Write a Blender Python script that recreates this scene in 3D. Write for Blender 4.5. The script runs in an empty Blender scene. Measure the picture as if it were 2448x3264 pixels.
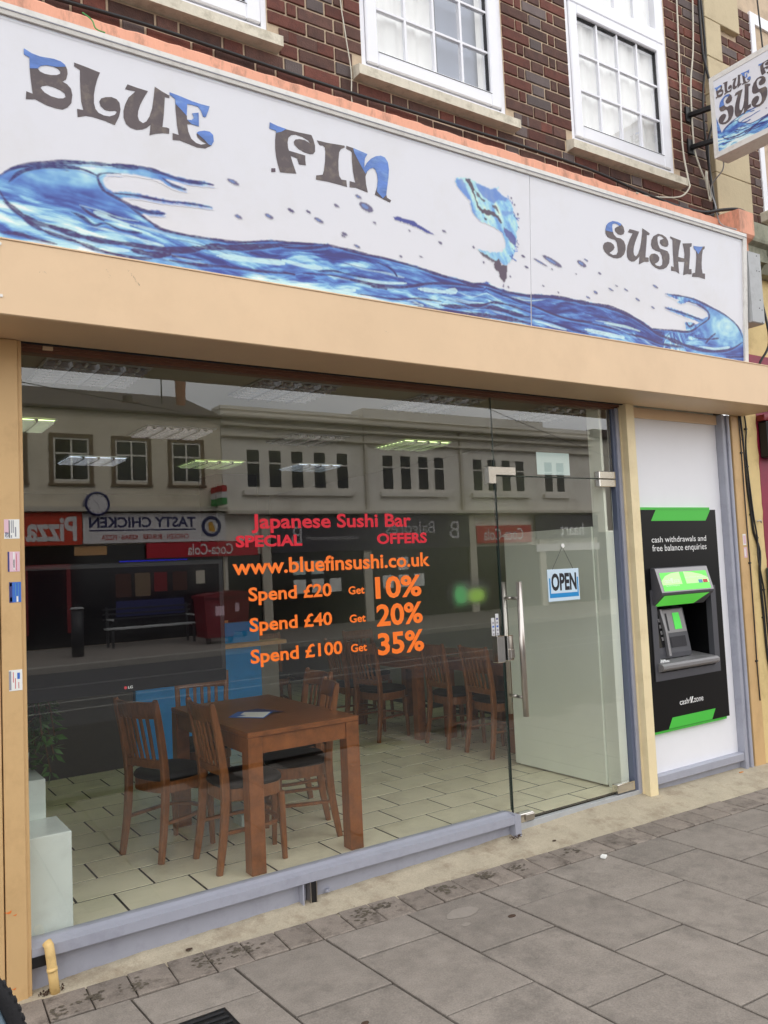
import bpy, bmesh, math, random
import numpy as np
from mathutils import Vector, Matrix
from mathutils.geometry import tessellate_polygon
random.seed(7)
sc = bpy.context.scene
COL = sc.collection
# ------------------------------------------------------------------ camera
R_ = Vector((0.831299, -0.55396181, -0.04547845)); U_ = Vector((0.00197074, -0.07888335, 0.99688191)); F_ = Vector((0.555822, 0.82879655, 0.06448394))
cam = bpy.data.cameras.new('camera'); cam_o = bpy.data.objects.new('camera', cam); COL.objects.link(cam_o)
cam_o.matrix_world = Matrix(((R_.x, U_.x, -F_.x, 0.0), (R_.y, U_.y, -F_.y, -3.59525), (R_.z, U_.z, -F_.z, 1.5), (0, 0, 0, 1)))
cam.sensor_fit = 'VERTICAL'; cam.sensor_height = 36.0; cam.lens = 2647.31 / 3264 * 36
cam.clip_start = 0.05; cam.clip_end = 600
sc.camera = cam_o
# ------------------------------------------------------------------ world: overcast daylight
SUN_EL, SUN_AZ = math.radians(46), math.radians(18)
w = bpy.data.worlds.new('World'); sc.world = w; w.use_nodes = True
nt = w.node_tree; nt.nodes.clear()
def wn(t, **k):
    n = nt.nodes.new(t)
    for a, b in k.items(): setattr(n, a, b)
    return n
sky = wn('ShaderNodeTexSky', sky_type='NISHITA', sun_disc=False, sun_elevation=SUN_EL, sun_rotation=SUN_AZ, air_density=1.0, dust_density=3.0)
tc = wn('ShaderNodeTexCoord'); mp = wn('ShaderNodeMapping'); mp.inputs['Scale'].default_value = (1.0, 1.0, 2.6)
cn = wn('ShaderNodeTexNoise'); cn.inputs['Scale'].default_value = 2.6; cn.inputs['Detail'].default_value = 7; cn.inputs['Roughness'].default_value = .58
cr_ = wn('ShaderNodeValToRGB'); cr_.color_ramp.elements[0].position = .34; cr_.color_ramp.elements[0].color = (12.2, 12.4, 12.8, 1); cr_.color_ramp.elements[1].position = .66; cr_.color_ramp.elements[1].color = (17.5, 17.4, 17.2, 1)
mixc = wn('ShaderNodeMixRGB'); mixc.inputs[0].default_value = .9
bg = wn('ShaderNodeBackground'); bg.inputs['Strength'].default_value = .15
wo = wn('ShaderNodeOutputWorld')
nt.links.new(tc.outputs['Generated'], mp.inputs['Vector']); nt.links.new(mp.outputs['Vector'], cn.inputs['Vector'])
nt.links.new(cn.outputs['Fac'], cr_.inputs['Fac']); nt.links.new(sky.outputs['Color'], mixc.inputs[1]); nt.links.new(cr_.outputs['Color'], mixc.inputs[2])
nt.links.new(mixc.outputs['Color'], bg.inputs['Color']); nt.links.new(bg.outputs['Background'], wo.inputs['Surface'])
sl = bpy.data.lights.new('sun', 'SUN'); sl.energy = 1.5; sl.angle = math.radians(22); sl.color = (1.0, .96, .9)
so = bpy.data.objects.new('sun', sl); COL.objects.link(so); so.location = (5, 14, 16)
so.rotation_euler = Vector((-.3, -.92, -1.0)).to_track_quat('-Z', 'Y').to_euler()
sc.view_settings.view_transform = 'Standard'; sc.view_settings.look = 'None'; sc.view_settings.gamma = 1.0; sc.view_settings.exposure = -0.04
sc.view_settings.use_curve_mapping = False
sc.render.engine = 'CYCLES'
sc.cycles.use_denoising = True; sc.cycles.max_bounces = 8; sc.cycles.diffuse_bounces = 3; sc.cycles.glossy_bounces = 4; sc.cycles.transparent_max_bounces = 16; sc.cycles.caustics_reflective = False; sc.cycles.caustics_refractive = False
sc.cycles.sample_clamp_indirect = 6.0

# ------------------------------------------------------------------ helpers
def lin(c):
    return tuple(((v / 255) / 12.92 if v / 255 <= .04045 else ((v / 255 + .055) / 1.055) ** 2.4) for v in c)
MATS = {}
def mat(name, rgb, rough=.6, metal=0., var=0., vscale=8., bump=0., bscale=40., emit=None, estr=0., obj_var=0., spec=.5, dirt=None, dscale=3., damt=.4, stretch=(1, 1, 1), coat=0., grain=0.):
    """procedural principled material; rgb is sRGB 0-255 of the surface itself"""
    m = bpy.data.materials.new(name); m.use_nodes = True; n = m.node_tree; b = n.nodes['Principled BSDF']
    c = lin(rgb); b.inputs['Roughness'].default_value = rough; b.inputs['Metallic'].default_value = metal
    b.inputs['Specular IOR Level'].default_value = spec; b.inputs['Coat Weight'].default_value = coat
    b.inputs['Base Color'].default_value = (*c, 1)
    last = None
    def N(t): return n.nodes.new(t)
    if var or bump or dirt:
        tx = N('ShaderNodeTexCoord'); mpn = N('ShaderNodeMapping'); mpn.inputs['Scale'].default_value = stretch
        n.links.new(tx.outputs['Object'], mpn.inputs['Vector'])
        if obj_var:
            oi = N('ShaderNodeObjectInfo'); av = N('ShaderNodeVectorMath'); av.operation = 'SCALE'; av.inputs[3].default_value = 1.0
            cmb = N('ShaderNodeCombineXYZ'); mm = N('ShaderNodeMath'); mm.operation = 'MULTIPLY'; mm.inputs[1].default_value = 37.
            n.links.new(oi.outputs['Random'], mm.inputs[0])
            for i in range(3): n.links.new(mm.outputs[0], cmb.inputs[i])
            ad = N('ShaderNodeVectorMath'); n.links.new(mpn.outputs['Vector'], ad.inputs[0]); n.links.new(cmb.outputs[0], ad.inputs[1])
            vec = ad.outputs[0]
        else: vec = mpn.outputs['Vector']
    col = None
    if var:
        nz = N('ShaderNodeTexNoise'); nz.inputs['Scale'].default_value = vscale; nz.inputs['Detail'].default_value = 6; nz.inputs['Roughness'].default_value = .65
        n.links.new(vec, nz.inputs['Vector'])
        rp = N('ShaderNodeValToRGB'); rp.color_ramp.elements[0].position = .25; rp.color_ramp.elements[1].position = .75
        rp.color_ramp.elements[0].color = (*[v * (1 - var) for v in c], 1); rp.color_ramp.elements[1].color = (*[min(1, v * (1 + var)) for v in c], 1)
        n.links.new(nz.outputs['Fac'], rp.inputs['Fac']); col = rp.outputs['Color']
    if dirt:
        nd = N('ShaderNodeTexNoise'); nd.inputs['Scale'].default_value = dscale; nd.inputs['Detail'].default_value = 9; nd.inputs['Roughness'].default_value = .7
        n.links.new(vec, nd.inputs['Vector'])
        rd = N('ShaderNodeValToRGB'); rd.color_ramp.elements[0].position = .5; rd.color_ramp.elements[1].position = .72
        rd.color_ramp.elements[0].color = (0, 0, 0, 1); rd.color_ramp.elements[1].color = (damt, damt, damt, 1)
        n.links.new(nd.outputs['Fac'], rd.inputs['Fac'])
        mx = N('ShaderNodeMixRGB'); mx.inputs[2].default_value = (*lin(dirt), 1); n.links.new(rd.outputs['Color'], mx.inputs[0])
        if col: n.links.new(col, mx.inputs[1])
        else: mx.inputs[1].default_value = (*c, 1)
        col = mx.outputs['Color']
    if grain and col:
        ng = N('ShaderNodeTexNoise'); ng.inputs['Scale'].default_value = 170; ng.inputs['Detail'].default_value = 3; n.links.new(vec, ng.inputs['Vector'])
        mg = N('ShaderNodeMapRange'); mg.inputs['From Min'].default_value = .3; mg.inputs['From Max'].default_value = .7; mg.inputs['To Min'].default_value = 1 - grain; mg.inputs['To Max'].default_value = 1 + grain; n.links.new(ng.outputs['Fac'], mg.inputs['Value'])
        xg = N('ShaderNodeMixRGB'); xg.blend_type = 'MULTIPLY'; xg.inputs[0].default_value = 1.0; n.links.new(col, xg.inputs[1]); n.links.new(mg.outputs[0], xg.inputs[2]); col = xg.outputs['Color']
    if obj_var:
        oi2 = N('ShaderNodeObjectInfo'); hs = N('ShaderNodeHueSaturation')
        mr = N('ShaderNodeMapRange'); mr.inputs['To Min'].default_value = 1 - obj_var; mr.inputs['To Max'].default_value = 1 + obj_var
        n.links.new(oi2.outputs['Random'], mr.inputs['Value']); n.links.new(mr.outputs[0], hs.inputs['Value'])
        if col: n.links.new(col, hs.inputs['Color'])
        else: hs.inputs['Color'].default_value = (*c, 1)
        col = hs.outputs['Color']
    if col: n.links.new(col, b.inputs['Base Color'])
    if bump:
        nb = N('ShaderNodeTexNoise'); nb.inputs['Scale'].default_value = bscale; nb.inputs['Detail'].default_value = 8
        n.links.new(vec, nb.inputs['Vector']); bp = N('ShaderNodeBump'); bp.inputs['Strength'].default_value = bump; bp.inputs['Distance'].default_value = .004
        n.links.new(nb.outputs['Fac'], bp.inputs['Height']); n.links.new(bp.outputs['Normal'], b.inputs['Normal'])
    if emit:
        b.inputs['Emission Color'].default_value = (*lin(emit), 1); b.inputs['Emission Strength'].default_value = estr
    MATS[name] = m; return m
def glass_mat(name, tint, gain=2.0, maxr=1.0):
    """thin pane: both faces' Fresnel reflection on the outer side, plain transmission tinted a little"""
    m = bpy.data.materials.new(name); m.use_nodes = True; n = m.node_tree; n.nodes.clear()
    o = n.nodes.new('ShaderNodeOutputMaterial'); mx = n.nodes.new('ShaderNodeMixShader'); t = n.nodes.new('ShaderNodeBsdfTransparent'); g = n.nodes.new('ShaderNodeBsdfGlossy')
    t.inputs['Color'].default_value = (*tint, 1); g.inputs['Roughness'].default_value = 0.0; g.inputs['Color'].default_value = (1, 1, 1, 1)
    fr = n.nodes.new('ShaderNodeFresnel'); fr.inputs['IOR'].default_value = 1.52
    ge = n.nodes.new('ShaderNodeNewGeometry'); inv = n.nodes.new('ShaderNodeMath'); inv.operation = 'SUBTRACT'; inv.inputs[0].default_value = 1.0
    n.links.new(ge.outputs['Backfacing'], inv.inputs[1])
    mu = n.nodes.new('ShaderNodeMath'); mu.operation = 'MULTIPLY'; mu.inputs[1].default_value = gain; mu.use_clamp = True
    n.links.new(fr.outputs['Fac'], mu.inputs[0]); m2 = n.nodes.new('ShaderNodeMath'); m2.operation = 'MULTIPLY'
    n.links.new(mu.outputs[0], m2.inputs[0]); n.links.new(inv.outputs[0], m2.inputs[1])
    n.links.new(m2.outputs[0], mx.inputs['Fac']); n.links.new(t.outputs[0], mx.inputs[1]); n.links.new(g.outputs[0], mx.inputs[2]); n.links.new(mx.outputs[0], o.inputs['Surface'])
    MATS[name] = m; return m

def pos(parent):
    p = Vector((0, 0, 0))
    while parent is not None: p += parent.location; parent = parent.parent
    return p
def obj(name, me, m=None, parent=None, smooth=False):
    o = bpy.data.objects.new(name, me); COL.objects.link(o)
    if m is not None: me.materials.append(MATS[m] if isinstance(m, str) else m)
    if parent is not None: o.parent = parent
    if smooth:
        for p in me.polygons: p.use_smooth = True
    return o
def tag(o, label=None, cat=None, group=None, kind=None):
    if label: o['label'] = label
    if cat: o['category'] = cat
    if group: o['group'] = group
    if kind: o['kind'] = kind
    return o
def thing(name, label, cat, loc=(0, 0, 0), group=None, rotz=0):
    o = bpy.data.objects.new(name, None); COL.objects.link(o); o.location = loc; o.rotation_euler = (0, 0, rotz); o.empty_display_size = .1
    return tag(o, label, cat, group)
class MB:
    """collects shapes in world coordinates; build() links them as ONE mesh (vertices made local to the parent)"""
    def __init__(s): s.v = []; s.f = []
    def add(s, vs, fs):
        k = len(s.v); s.v += [tuple(v) for v in vs]; s.f += [tuple(i + k for i in f) for f in fs]; return s
    def box(s, x0, x1, y0, y1, z0, z1, c=0.):
        """box, edges chamfered by c"""
        if x0 > x1: x0, x1 = x1, x0
        if y0 > y1: y0, y1 = y1, y0
        if z0 > z1: z0, z1 = z1, z0
        if c <= 0:
            v = [(x, y, z) for x in (x0, x1) for y in (y0, y1) for z in (z0, z1)]
            return s.add(v, [(0, 1, 3, 2), (4, 6, 7, 5), (0, 4, 5, 1), (2, 3, 7, 6), (0, 2, 6, 4), (1, 5, 7, 3)])
        bm = bmesh.new(); bmesh.ops.create_cube(bm, size=1)
        bmesh.ops.scale(bm, vec=(x1 - x0, y1 - y0, z1 - z0), verts=bm.verts); bmesh.ops.translate(bm, vec=((x0 + x1) / 2, (y0 + y1) / 2, (z0 + z1) / 2), verts=bm.verts)
        bmesh.ops.bevel(bm, geom=bm.edges[:], offset=c, segments=1, affect='EDGES')
        bm.verts.index_update(); s.add([v.co for v in bm.verts], [[v.index for v in f.verts] for f in bm.faces]); bm.free(); return s
    def prism(s, poly, y0, y1, axis='y'):
        """polygon (2-D, counter-clockwise) extruded along an axis"""
        n = len(poly)
        def P(a, b, d): return {'y': (a, d, b), 'x': (d, a, b), 'z': (a, b, d)}[axis]
        v = [P(a, b, y0) for a, b in poly] + [P(a, b, y1) for a, b in poly]
        tri = tessellate_polygon([[Vector((a, b, 0)) for a, b in poly]])
        f = [tuple(t) for t in tri] + [tuple(i + n for i in reversed(t)) for t in tri] + [(i, (i + 1) % n, (i + 1) % n + n, i + n) for i in range(n)]
        return s.add(v, f)
    def tube(s, pts, r, n=8, cap=True, r1=None):
        pts = [Vector(p) for p in pts]; k = len(s.v); up = Vector((0, 0, 1)); m = len(pts)
        prev = None
        for i, p in enumerate(pts):
            d = (pts[min(i + 1, m - 1)] - pts[max(i - 1, 0)]).normalized()
            a = prev if prev is not None else (up if abs(d.z) < .9 else Vector((1, 0, 0)))
            x = (a - d * a.dot(d)).normalized(); y = d.cross(x); prev = x
            rr = r if r1 is None else r + (r1 - r) * i / (m - 1)
            for j in range(n): s.v.append(tuple(p + x * rr * math.cos(2 * math.pi * j / n) + y * rr * math.sin(2 * math.pi * j / n)))
        for i in range(m - 1):
            for j in range(n): s.f.append((k + i * n + j, k + i * n + (j + 1) % n, k + (i + 1) * n + (j + 1) % n, k + (i + 1) * n + j))
        if cap: s.f.append(tuple(k + j for j in reversed(range(n)))); s.f.append(tuple(k + (m - 1) * n + j for j in range(n)))
        return s
    def bar(s, pts, sizes, side=(1, 0, 0)):
        """rectangular bar swept along pts; sizes (width along side, depth)"""
        pts = [Vector(p) for p in pts]; m = len(pts); k = len(s.v); sd = Vector(side)
        for i, p in enumerate(pts):
            d = (pts[min(i + 1, m - 1)] - pts[max(i - 1, 0)]).normalized(); x = (sd - d * sd.dot(d)).normalized(); y = d.cross(x)
            a, b = sizes[i] if isinstance(sizes, list) else sizes
            c = .18 * min(a, b)
            for u, v in ((-a/2+c, -b/2), (a/2-c, -b/2), (a/2, -b/2+c), (a/2, b/2-c), (a/2-c, b/2), (-a/2+c, b/2), (-a/2, b/2-c), (-a/2, -b/2+c)): s.v.append(tuple(p + x * u + y * v))
        for i in range(m - 1):
            for j in range(8): s.f.append((k + i * 8 + j, k + i * 8 + (j + 1) % 8, k + (i + 1) * 8 + (j + 1) % 8, k + (i + 1) * 8 + j))
        s.f.append(tuple(k + j for j in reversed(range(8)))); s.f.append(tuple(k + (m - 1) * 8 + j for j in range(8)))
        return s
    def disc(s, c, r, axis='y', h=.004, n=20):
        poly = [(c[0] + r * math.cos(2 * math.pi * i / n), c[2] + r * math.sin(2 * math.pi * i / n)) for i in range(n)] if axis == 'y' else [(c[0] + r * math.cos(2 * math.pi * i / n), c[1] + r * math.sin(2 * math.pi * i / n)) for i in range(n)]
        return s.prism(poly, c[1] - h, c[1], 'y') if axis == 'y' else s.prism(poly, c[2], c[2] + h, 'z')
    def ring(s, c, R, r, axis='y', n=48, m=10, sy=1.):
        k = len(s.v)
        for i in range(n):
            a = 2 * math.pi * i / n
            for j in range(m):
                b = 2 * math.pi * j / m; q = R + r * math.cos(b); h = r * sy * math.sin(b)
                s.v.append((c[0] + q * math.cos(a), c[1] + h, c[2] + q * math.sin(a)) if axis == 'y' else (c[0] + q * math.cos(a), c[1] + q * math.sin(a), c[2] + h))
        for i in range(n):
            for j in range(m): s.f.append((k + i * m + j, k + ((i + 1) % n) * m + j, k + ((i + 1) % n) * m + (j + 1) % m, k + i * m + (j + 1) % m))
        return s
    def build(s, name, m, parent=None, smooth=False, kind=None):
        p = pos(parent) if parent is not None else Vector((0, 0, 0))
        me = bpy.data.meshes.new(name); me.from_pydata([(a - p.x, b - p.y, c - p.z) for a, b, c in s.v], [], s.f); me.update()
        bm = bmesh.new(); bm.from_mesh(me); bmesh.ops.recalc_face_normals(bm, faces=bm.faces); bm.to_mesh(me); bm.free()
        o = obj(name, me, m, parent, smooth)
        if kind: o['kind'] = kind
        return o
def bx(name, m, parent, x0, x1, y0, y1, z0, z1, c=.002): return MB().box(x0, x1, y0, y1, z0, z1, c).build(name, m, parent)
def flat(name, rings, f3, m, parent):
    """flat print: outer ring + holes, laid on a surface by f3(a, b) -> xyz"""
    vs = [v for r in rings for v in r]
    tri = tessellate_polygon([[Vector((a, b, 0)) for a, b in r] for r in rings])
    return MB().add([f3(a, b) for a, b in vs], [tuple(t) for t in tri]).build(name, m, parent)
def text_mesh(body, bold=0.):
    cu = bpy.data.curves.new('text', 'FONT'); cu.body = body; cu.offset = bold; cu.resolution_u = 3
    o = bpy.data.objects.new('text', cu); COL.objects.link(o); dg = bpy.context.evaluated_depsgraph_get()
    me = bpy.data.meshes.new_from_object(o.evaluated_get(dg)); bpy.data.objects.remove(o); bpy.data.curves.remove(cu)
    vs = [v.co.copy() for v in me.vertices]; fs = [tuple(p.vertices) for p in me.polygons]; bpy.data.meshes.remove(me); return vs, fs
def text(name, body, x0, x1, z0, z1, f3, m, parent, bold=0., slant=0., flip=False):
    """writing fitted into the rectangle x0..x1, z0..z1 of a surface"""
    vs, fs = text_mesh(body, bold)
    ax, bxx = min(v.x for v in vs), max(v.x for v in vs); ay, by = min(v.y for v in vs), max(v.y for v in vs)
    o = []
    for v in vs:
        u = (v.x - ax) / (bxx - ax); t = (v.y - ay) / (by - ay)
        o.append(f3((x1 - u * (x1 - x0)) if flip else (x0 + u * (x1 - x0)) + slant * t, z0 + t * (z1 - z0)))
    return MB().add(o, fs).build(name, m, parent)
def smooth_pts(pts, k=4):
    pts = [Vector((*p, 0)) if len(p) == 2 else Vector(p) for p in pts]; out = []
    for i in range(len(pts) - 1):
        p0, p1, p2, p3 = pts[max(i - 1, 0)], pts[i], pts[i + 1], pts[min(i + 2, len(pts) - 1)]
        for j in range(k):
            t = j / k; out.append(.5 * ((2 * p1) + (p2 - p0) * t + (2 * p0 - 5 * p1 + 4 * p2 - p3) * t * t + (3 * p1 - p0 - 3 * p2 + p3) * t ** 3))
    out.append(pts[-1]); return out
def block_mesh(name, wx, dy, hz, c, m, up='y', shear=0.):
    """small chamfered block, centred in x; face towards -y (wall) or +z (floor)"""
    a, b = wx / 2, hz / 2 if up == 'y' else dy / 2
    d = dy if up == 'y' else hz
    o = [(-a, -b), (a, -b), (a, b), (-a, b)]; i = [(-a + c, -b + c), (a - c, -b + c), (a - c, b - c), (-a + c, b - c)]
    L = [(p, d) for p in o] + [(p, c) for p in o] + [(p, 0) for p in i]
    L = [((p[0] - shear * p[1], p[1]), q) for p, q in L]
    vs = [(p[0], q, p[1]) if up == 'y' else (p[0], p[1], -q) for p, q in L]
    fs = [(8, 9, 10, 11)] + [(j, (j + 1) % 4, (j + 1) % 4 + 4, j + 4) for j in range(4)] + [(j + 4, (j + 1) % 4 + 4, (j + 1) % 4 + 8, j + 8) for j in range(4)]
    me = bpy.data.meshes.new(name); me.from_pydata(vs, [], fs); me.materials.append(MATS[m]); me.update()
    bm = bmesh.new(); bm.from_mesh(me); bmesh.ops.recalc_face_normals(bm, faces=bm.faces); bm.to_mesh(me); bm.free()
    # recalc on an open shell may face inward: make the outer face look outward
    n = me.polygons[0].normal
    if (up == 'y' and n.y > 0) or (up == 'z' and n.z < 0): me.flip_normals()
    return me
def piece(name, me, parent, loc, rot=(0, 0, 0)):
    o = bpy.data.objects.new(name, me); COL.objects.link(o); o.parent = parent; o.location = Vector(loc) - pos(parent); o.rotation_euler = rot; return o
def copy_tree(o, loc, rotz, label, group=None):
    c = o.copy(); COL.objects.link(c); c.location = loc; c.rotation_euler = (0, 0, rotz); c['label'] = label
    if group: c['group'] = group
    for ch in list(o.children):
        d = ch.copy(); COL.objects.link(d); d.parent = c
        for g in list(ch.children): e = g.copy(); COL.objects.link(e); e.parent = d
    return c

# ------------------------------------------------------------------ materials
mat('sign_white', (227, 227, 234), .35, dirt=(205, 200, 190), dscale=1.6, damt=.25)
mat('sign_frame', (222, 219, 214), .45, dirt=(150, 142, 134), dscale=18, damt=.35)
mat('beige', (230, 198, 160), .45, var=.05, vscale=2.2, dirt=(200, 166, 128), dscale=3.0, damt=.22, stretch=(.8, 1, .8), bump=.06, bscale=14)
mat('beige_pillar', (208, 172, 122), .55, var=.06, vscale=5, dirt=(166, 130, 86), dscale=7, damt=.4, stretch=(1, 1, .8), bump=.15, bscale=90)
mat('cream', (240, 222, 180), .5, var=.04, dirt=(200, 176, 128), dscale=5, damt=.4)
mat('cream_wall', (224, 198, 140), .7, var=.06, dirt=(170, 140, 92), dscale=7, damt=.5, bump=.4, bscale=60)
mat('lintel_brown', (118, 78, 58), .55, var=.1, dirt=(96, 58, 42), dscale=5, damt=.5)
mat('peach', (238, 172, 144), .75, var=.06, dirt=(120, 92, 80), dscale=11, damt=.75, bump=.3, bscale=60, stretch=(1, 1, .35))
mat('mortar', (204, 182, 156), .9, var=.12, vscale=20, bump=.5, bscale=120, dirt=(120, 104, 92), dscale=4, damt=.5)
mat('brick_red', (102, 58, 48), .85, var=.3, vscale=22, bump=.7, bscale=140, obj_var=.3, dirt=(70, 42, 40), dscale=9, damt=.7)
mat('brick_brown', (90, 62, 54), .85, var=.3, vscale=22, bump=.7, bscale=140, obj_var=.3, dirt=(66, 48, 48), dscale=9, damt=.7)
mat('brick_grey', (102, 89, 87), .8, var=.22, vscale=18, bump=.7, bscale=140, obj_var=.25, dirt=(70, 58, 58), dscale=9, damt=.6)
mat('upvc', (240, 240, 246), .3, var=.02)
mat('gasket', (40, 40, 44), .5)
mat('sill_stone', (220, 212, 194), .8, var=.1, vscale=12, bump=.5, bscale=70, dirt=(132, 122, 96), dscale=7, damt=.7)
mat('sill_under', (120, 116, 100), .9, var=.3, vscale=12, dirt=(50, 52, 40), dscale=9, damt=.9)
mat('stone', (200, 184, 152), .85, var=.08, vscale=6, bump=.4, bscale=60, dirt=(140, 124, 100), dscale=3, damt=.5)
mat('cornice_stone', (150, 150, 132), .9, var=.15, bump=.6, bscale=50, dirt=(70, 70, 58), dscale=5, damt=.7)
mat('curtain', (250, 250, 247), .9, var=.04)
mat('curtain_blue', (150, 158, 176), .9, var=.05)
mat('room_dark', (120, 116, 110), .9)
mat('frame_grey', (162, 164, 177), .45, var=.05, dirt=(120, 120, 136), dscale=9, damt=.35)
mat('frame_dark', (92, 100, 122), .5, var=.05)
mat('black', (16, 16, 20), .5); mat('black_gloss', (8, 8, 10), .08)
mat('screen_black', (6, 6, 8), .06)
mat('white_panel', (240, 240, 245), .45, var=.015)
mat('white_gloss', (226, 236, 230), .25, var=.03, dirt=(190, 196, 190), dscale=6, damt=.4)
mat('opal', (238, 244, 230), .45, var=.02)
mat('chrome', (220, 216, 210), .12, metal=1.); mat('steel', (196, 190, 184), .28, metal=1., var=.05, vscale=30)
mat('red_vinyl', (210, 18, 44), .5); mat('orange_vinyl', (255, 122, 30), .5)
mat('letter_dark', (90, 79, 82), .45, var=.18, vscale=9, dirt=(196, 180, 150), dscale=22, damt=.22)
mat('letter_blue', (92, 128, 200), .45, var=.4, vscale=10, stretch=(.6, 1, 2), dirt=(170, 206, 240), dscale=12, damt=.5)
mat('wave_dark', (58, 44, 104), .45, var=.3, vscale=9); mat('wave_light', (176, 226, 240), .45, var=.12, vscale=14)
mat('wave_navy', (56, 74, 160), .45, var=.25, vscale=12)
mat('fish_light', (150, 204, 238), .45, var=.22, vscale=9, stretch=(1, 1, 2), dirt=(216, 240, 224), dscale=9, damt=.7)
mat('fish_blue', (92, 126, 210), .45, var=.25, vscale=14); mat('fish_brown', (92, 74, 88), .45, var=.12)
mat('slab', (134, 126, 118), .85, var=.2, vscale=9, bump=.6, bscale=110, obj_var=.1, dirt=(98, 92, 86), dscale=5.5, damt=.75, grain=.16)
mat('sett', (132, 122, 113), .85, var=.2, vscale=9, bump=.6, bscale=80, obj_var=.14, dirt=(62, 53, 46), dscale=13, damt=.85, grain=.16)
mat('joint', (66, 58, 50), .95, var=.3, vscale=30, bump=.8, bscale=120, dirt=(60, 54, 40), dscale=12, damt=.8)
mat('cement', (178, 167, 146), .9, var=.12, vscale=9, bump=.7, bscale=60, dirt=(134, 118, 98), dscale=7, damt=.8, grain=.12)
mat('tile', (242, 235, 206), .35, var=.07, vscale=5, obj_var=.06, dirt=(176, 166, 132), dscale=4, damt=.45)
mat('grout', (34, 29, 22), .9)
mat('wood', (136, 81, 42), .3, var=.4, vscale=14, stretch=(1, 6, 1), bump=.1, bscale=60)
mat('wood_chair', (130, 80, 42), .33, var=.4, vscale=16, stretch=(3, 3, .8))
mat('seat_black', (20, 20, 23), .6, spec=.25, bump=.15, bscale=120)
mat('blue_paint', (24, 156, 240), .5, var=.04); mat('ledge_wood', (206, 160, 110), .5, var=.15, vscale=12)
mat('wall_in', (150, 146, 138), .8, var=.04); mat('wall_dark', (62, 58, 56), .8, var=.08)
mat('ceiling', (150, 146, 128), .9, var=.04)
mat('louvre', (224, 226, 230), .2, metal=.85); mat('light_off', (90, 88, 86), .6)
mat('light_green', (240, 255, 210), .5, emit=(226, 255, 170), estr=5.0); mat('light_white', (240, 248, 255), .5, emit=(226, 240, 255), estr=4.0)
mat('leaf', (64, 104, 46), .5, var=.4, vscale=20); mat('stem', (86, 66, 44), .8)
mat('atm_black', (12, 12, 14), .35, spec=.3); mat('atm_grey', (78, 78, 84), .45, var=.05); mat('atm_silver', (150, 148, 150), .4, metal=.5); mat('atm_green', (76, 196, 70), .35)
mat('atm_lit', (96, 214, 80), .3, emit=(96, 226, 70), estr=.4); mat('atm_lit_pale', (180, 240, 150), .3, emit=(190, 250, 160), estr=.35); mat('print_white', (240, 240, 240), .5)
mat('screen_green', (70, 200, 70), .3, emit=(80, 220, 80), estr=.5); mat('card_red', (190, 50, 60), .5); mat('card_blue', (90, 150, 190), .5)
mat('cable_black', (22, 20, 22), .5); mat('cable_white', (206, 200, 184), .5)
mat('crimson', (140, 22, 58), .5, var=.12, dirt=(90, 20, 40), dscale=6, damt=.5); mat('alarm_red', (120, 30, 36), .5)
mat('metal_grey', (176, 178, 180), .5, var=.06, dirt=(130, 128, 126), dscale=9, damt=.4); mat('pouch_brown', (74, 44, 36), .6, var=.2)
mat('meter', (62, 62, 64), .3, var=.15)
mat('rubber', (24, 24, 28), .8, bump=.5, bscale=200); mat('rim_blue', (150, 176, 196), .3, metal=.7); mat('bike_paint', (40, 60, 90), .3)
mat('paper', (236, 236, 232), .7); mat('paper_mint', (206, 228, 226), .6); mat('pink', (226, 190, 204), .6); mat('sticker_blue', (60, 110, 196), .5); mat('sticker_navy', (60, 60, 120), .5); mat('sticker_red', (206, 60, 70), .5); mat('sticker_grey', (150, 150, 160), .5)
mat('open_blue', (30, 140, 206), .4); mat('open_pale', (206, 226, 242), .4); mat('ink', (26, 24, 34), .5)
mat('hyg_green', (62, 150, 76), .5); mat('hyg_lime', (124, 170, 40), .5); mat('hyg_dark', (60, 66, 62), .5)
mat('pipe_cream', (226, 192, 128), .6, var=.08, dirt=(150, 110, 70), dscale=16, damt=.6)
mat('orange_paint', (226, 120, 50), .6); mat('moss', (92, 84, 72), .95, var=.4, vscale=60, bump=.8, bscale=150); mat('pale_stain', (143, 135, 127), .85, var=.12, vscale=20); mat('soil', (70, 52, 40), .95, var=.4, vscale=40); mat('cig', (200, 130, 60), .7)
mat('asphalt', (78, 78, 80), .9, var=.2, vscale=20, bump=.5, bscale=200); mat('dimming_ground', (66, 64, 62), .9, var=.2, vscale=14, bump=.5, bscale=180); mat('kerb', (150, 146, 140), .85, var=.15); mat('road_white', (150, 150, 146), .7, var=.1); mat('far_paving', (128, 122, 116), .9, var=.15, vscale=3)
mat('render_cream', (226, 216, 196), .9, var=.05, vscale=2, dirt=(170, 158, 134), dscale=1.2, damt=.5); mat('render_white', (238, 233, 222), .9, var=.04, vscale=2, dirt=(176, 166, 148), dscale=1.2, damt=.5)
mat('render_band', (206, 199, 184), .9); mat('reveal_brown', (120, 102, 84), .9); mat('roof_dark', (92, 82, 76), .9, var=.2); mat('chimney', (120, 90, 74), .9, var=.2, vscale=14); mat('pot', (150, 100, 74), .8)
mat('far_glass', (26, 28, 34), .08); mat('shop_glass', (30, 28, 30), .1); mat('pizza_red', (206, 66, 40), .5); mat('chicken_white', (226, 222, 222), .5); mat('navy', (40, 44, 96), .5); mat('sign_red', (180, 40, 40), .5)
mat('coke_red', (190, 24, 48), .5); mat('balgores', (66, 62, 72), .5); mat('balgores_text', (190, 186, 190), .5); mat('emblem_yellow', (226, 170, 60), .5)
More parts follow.
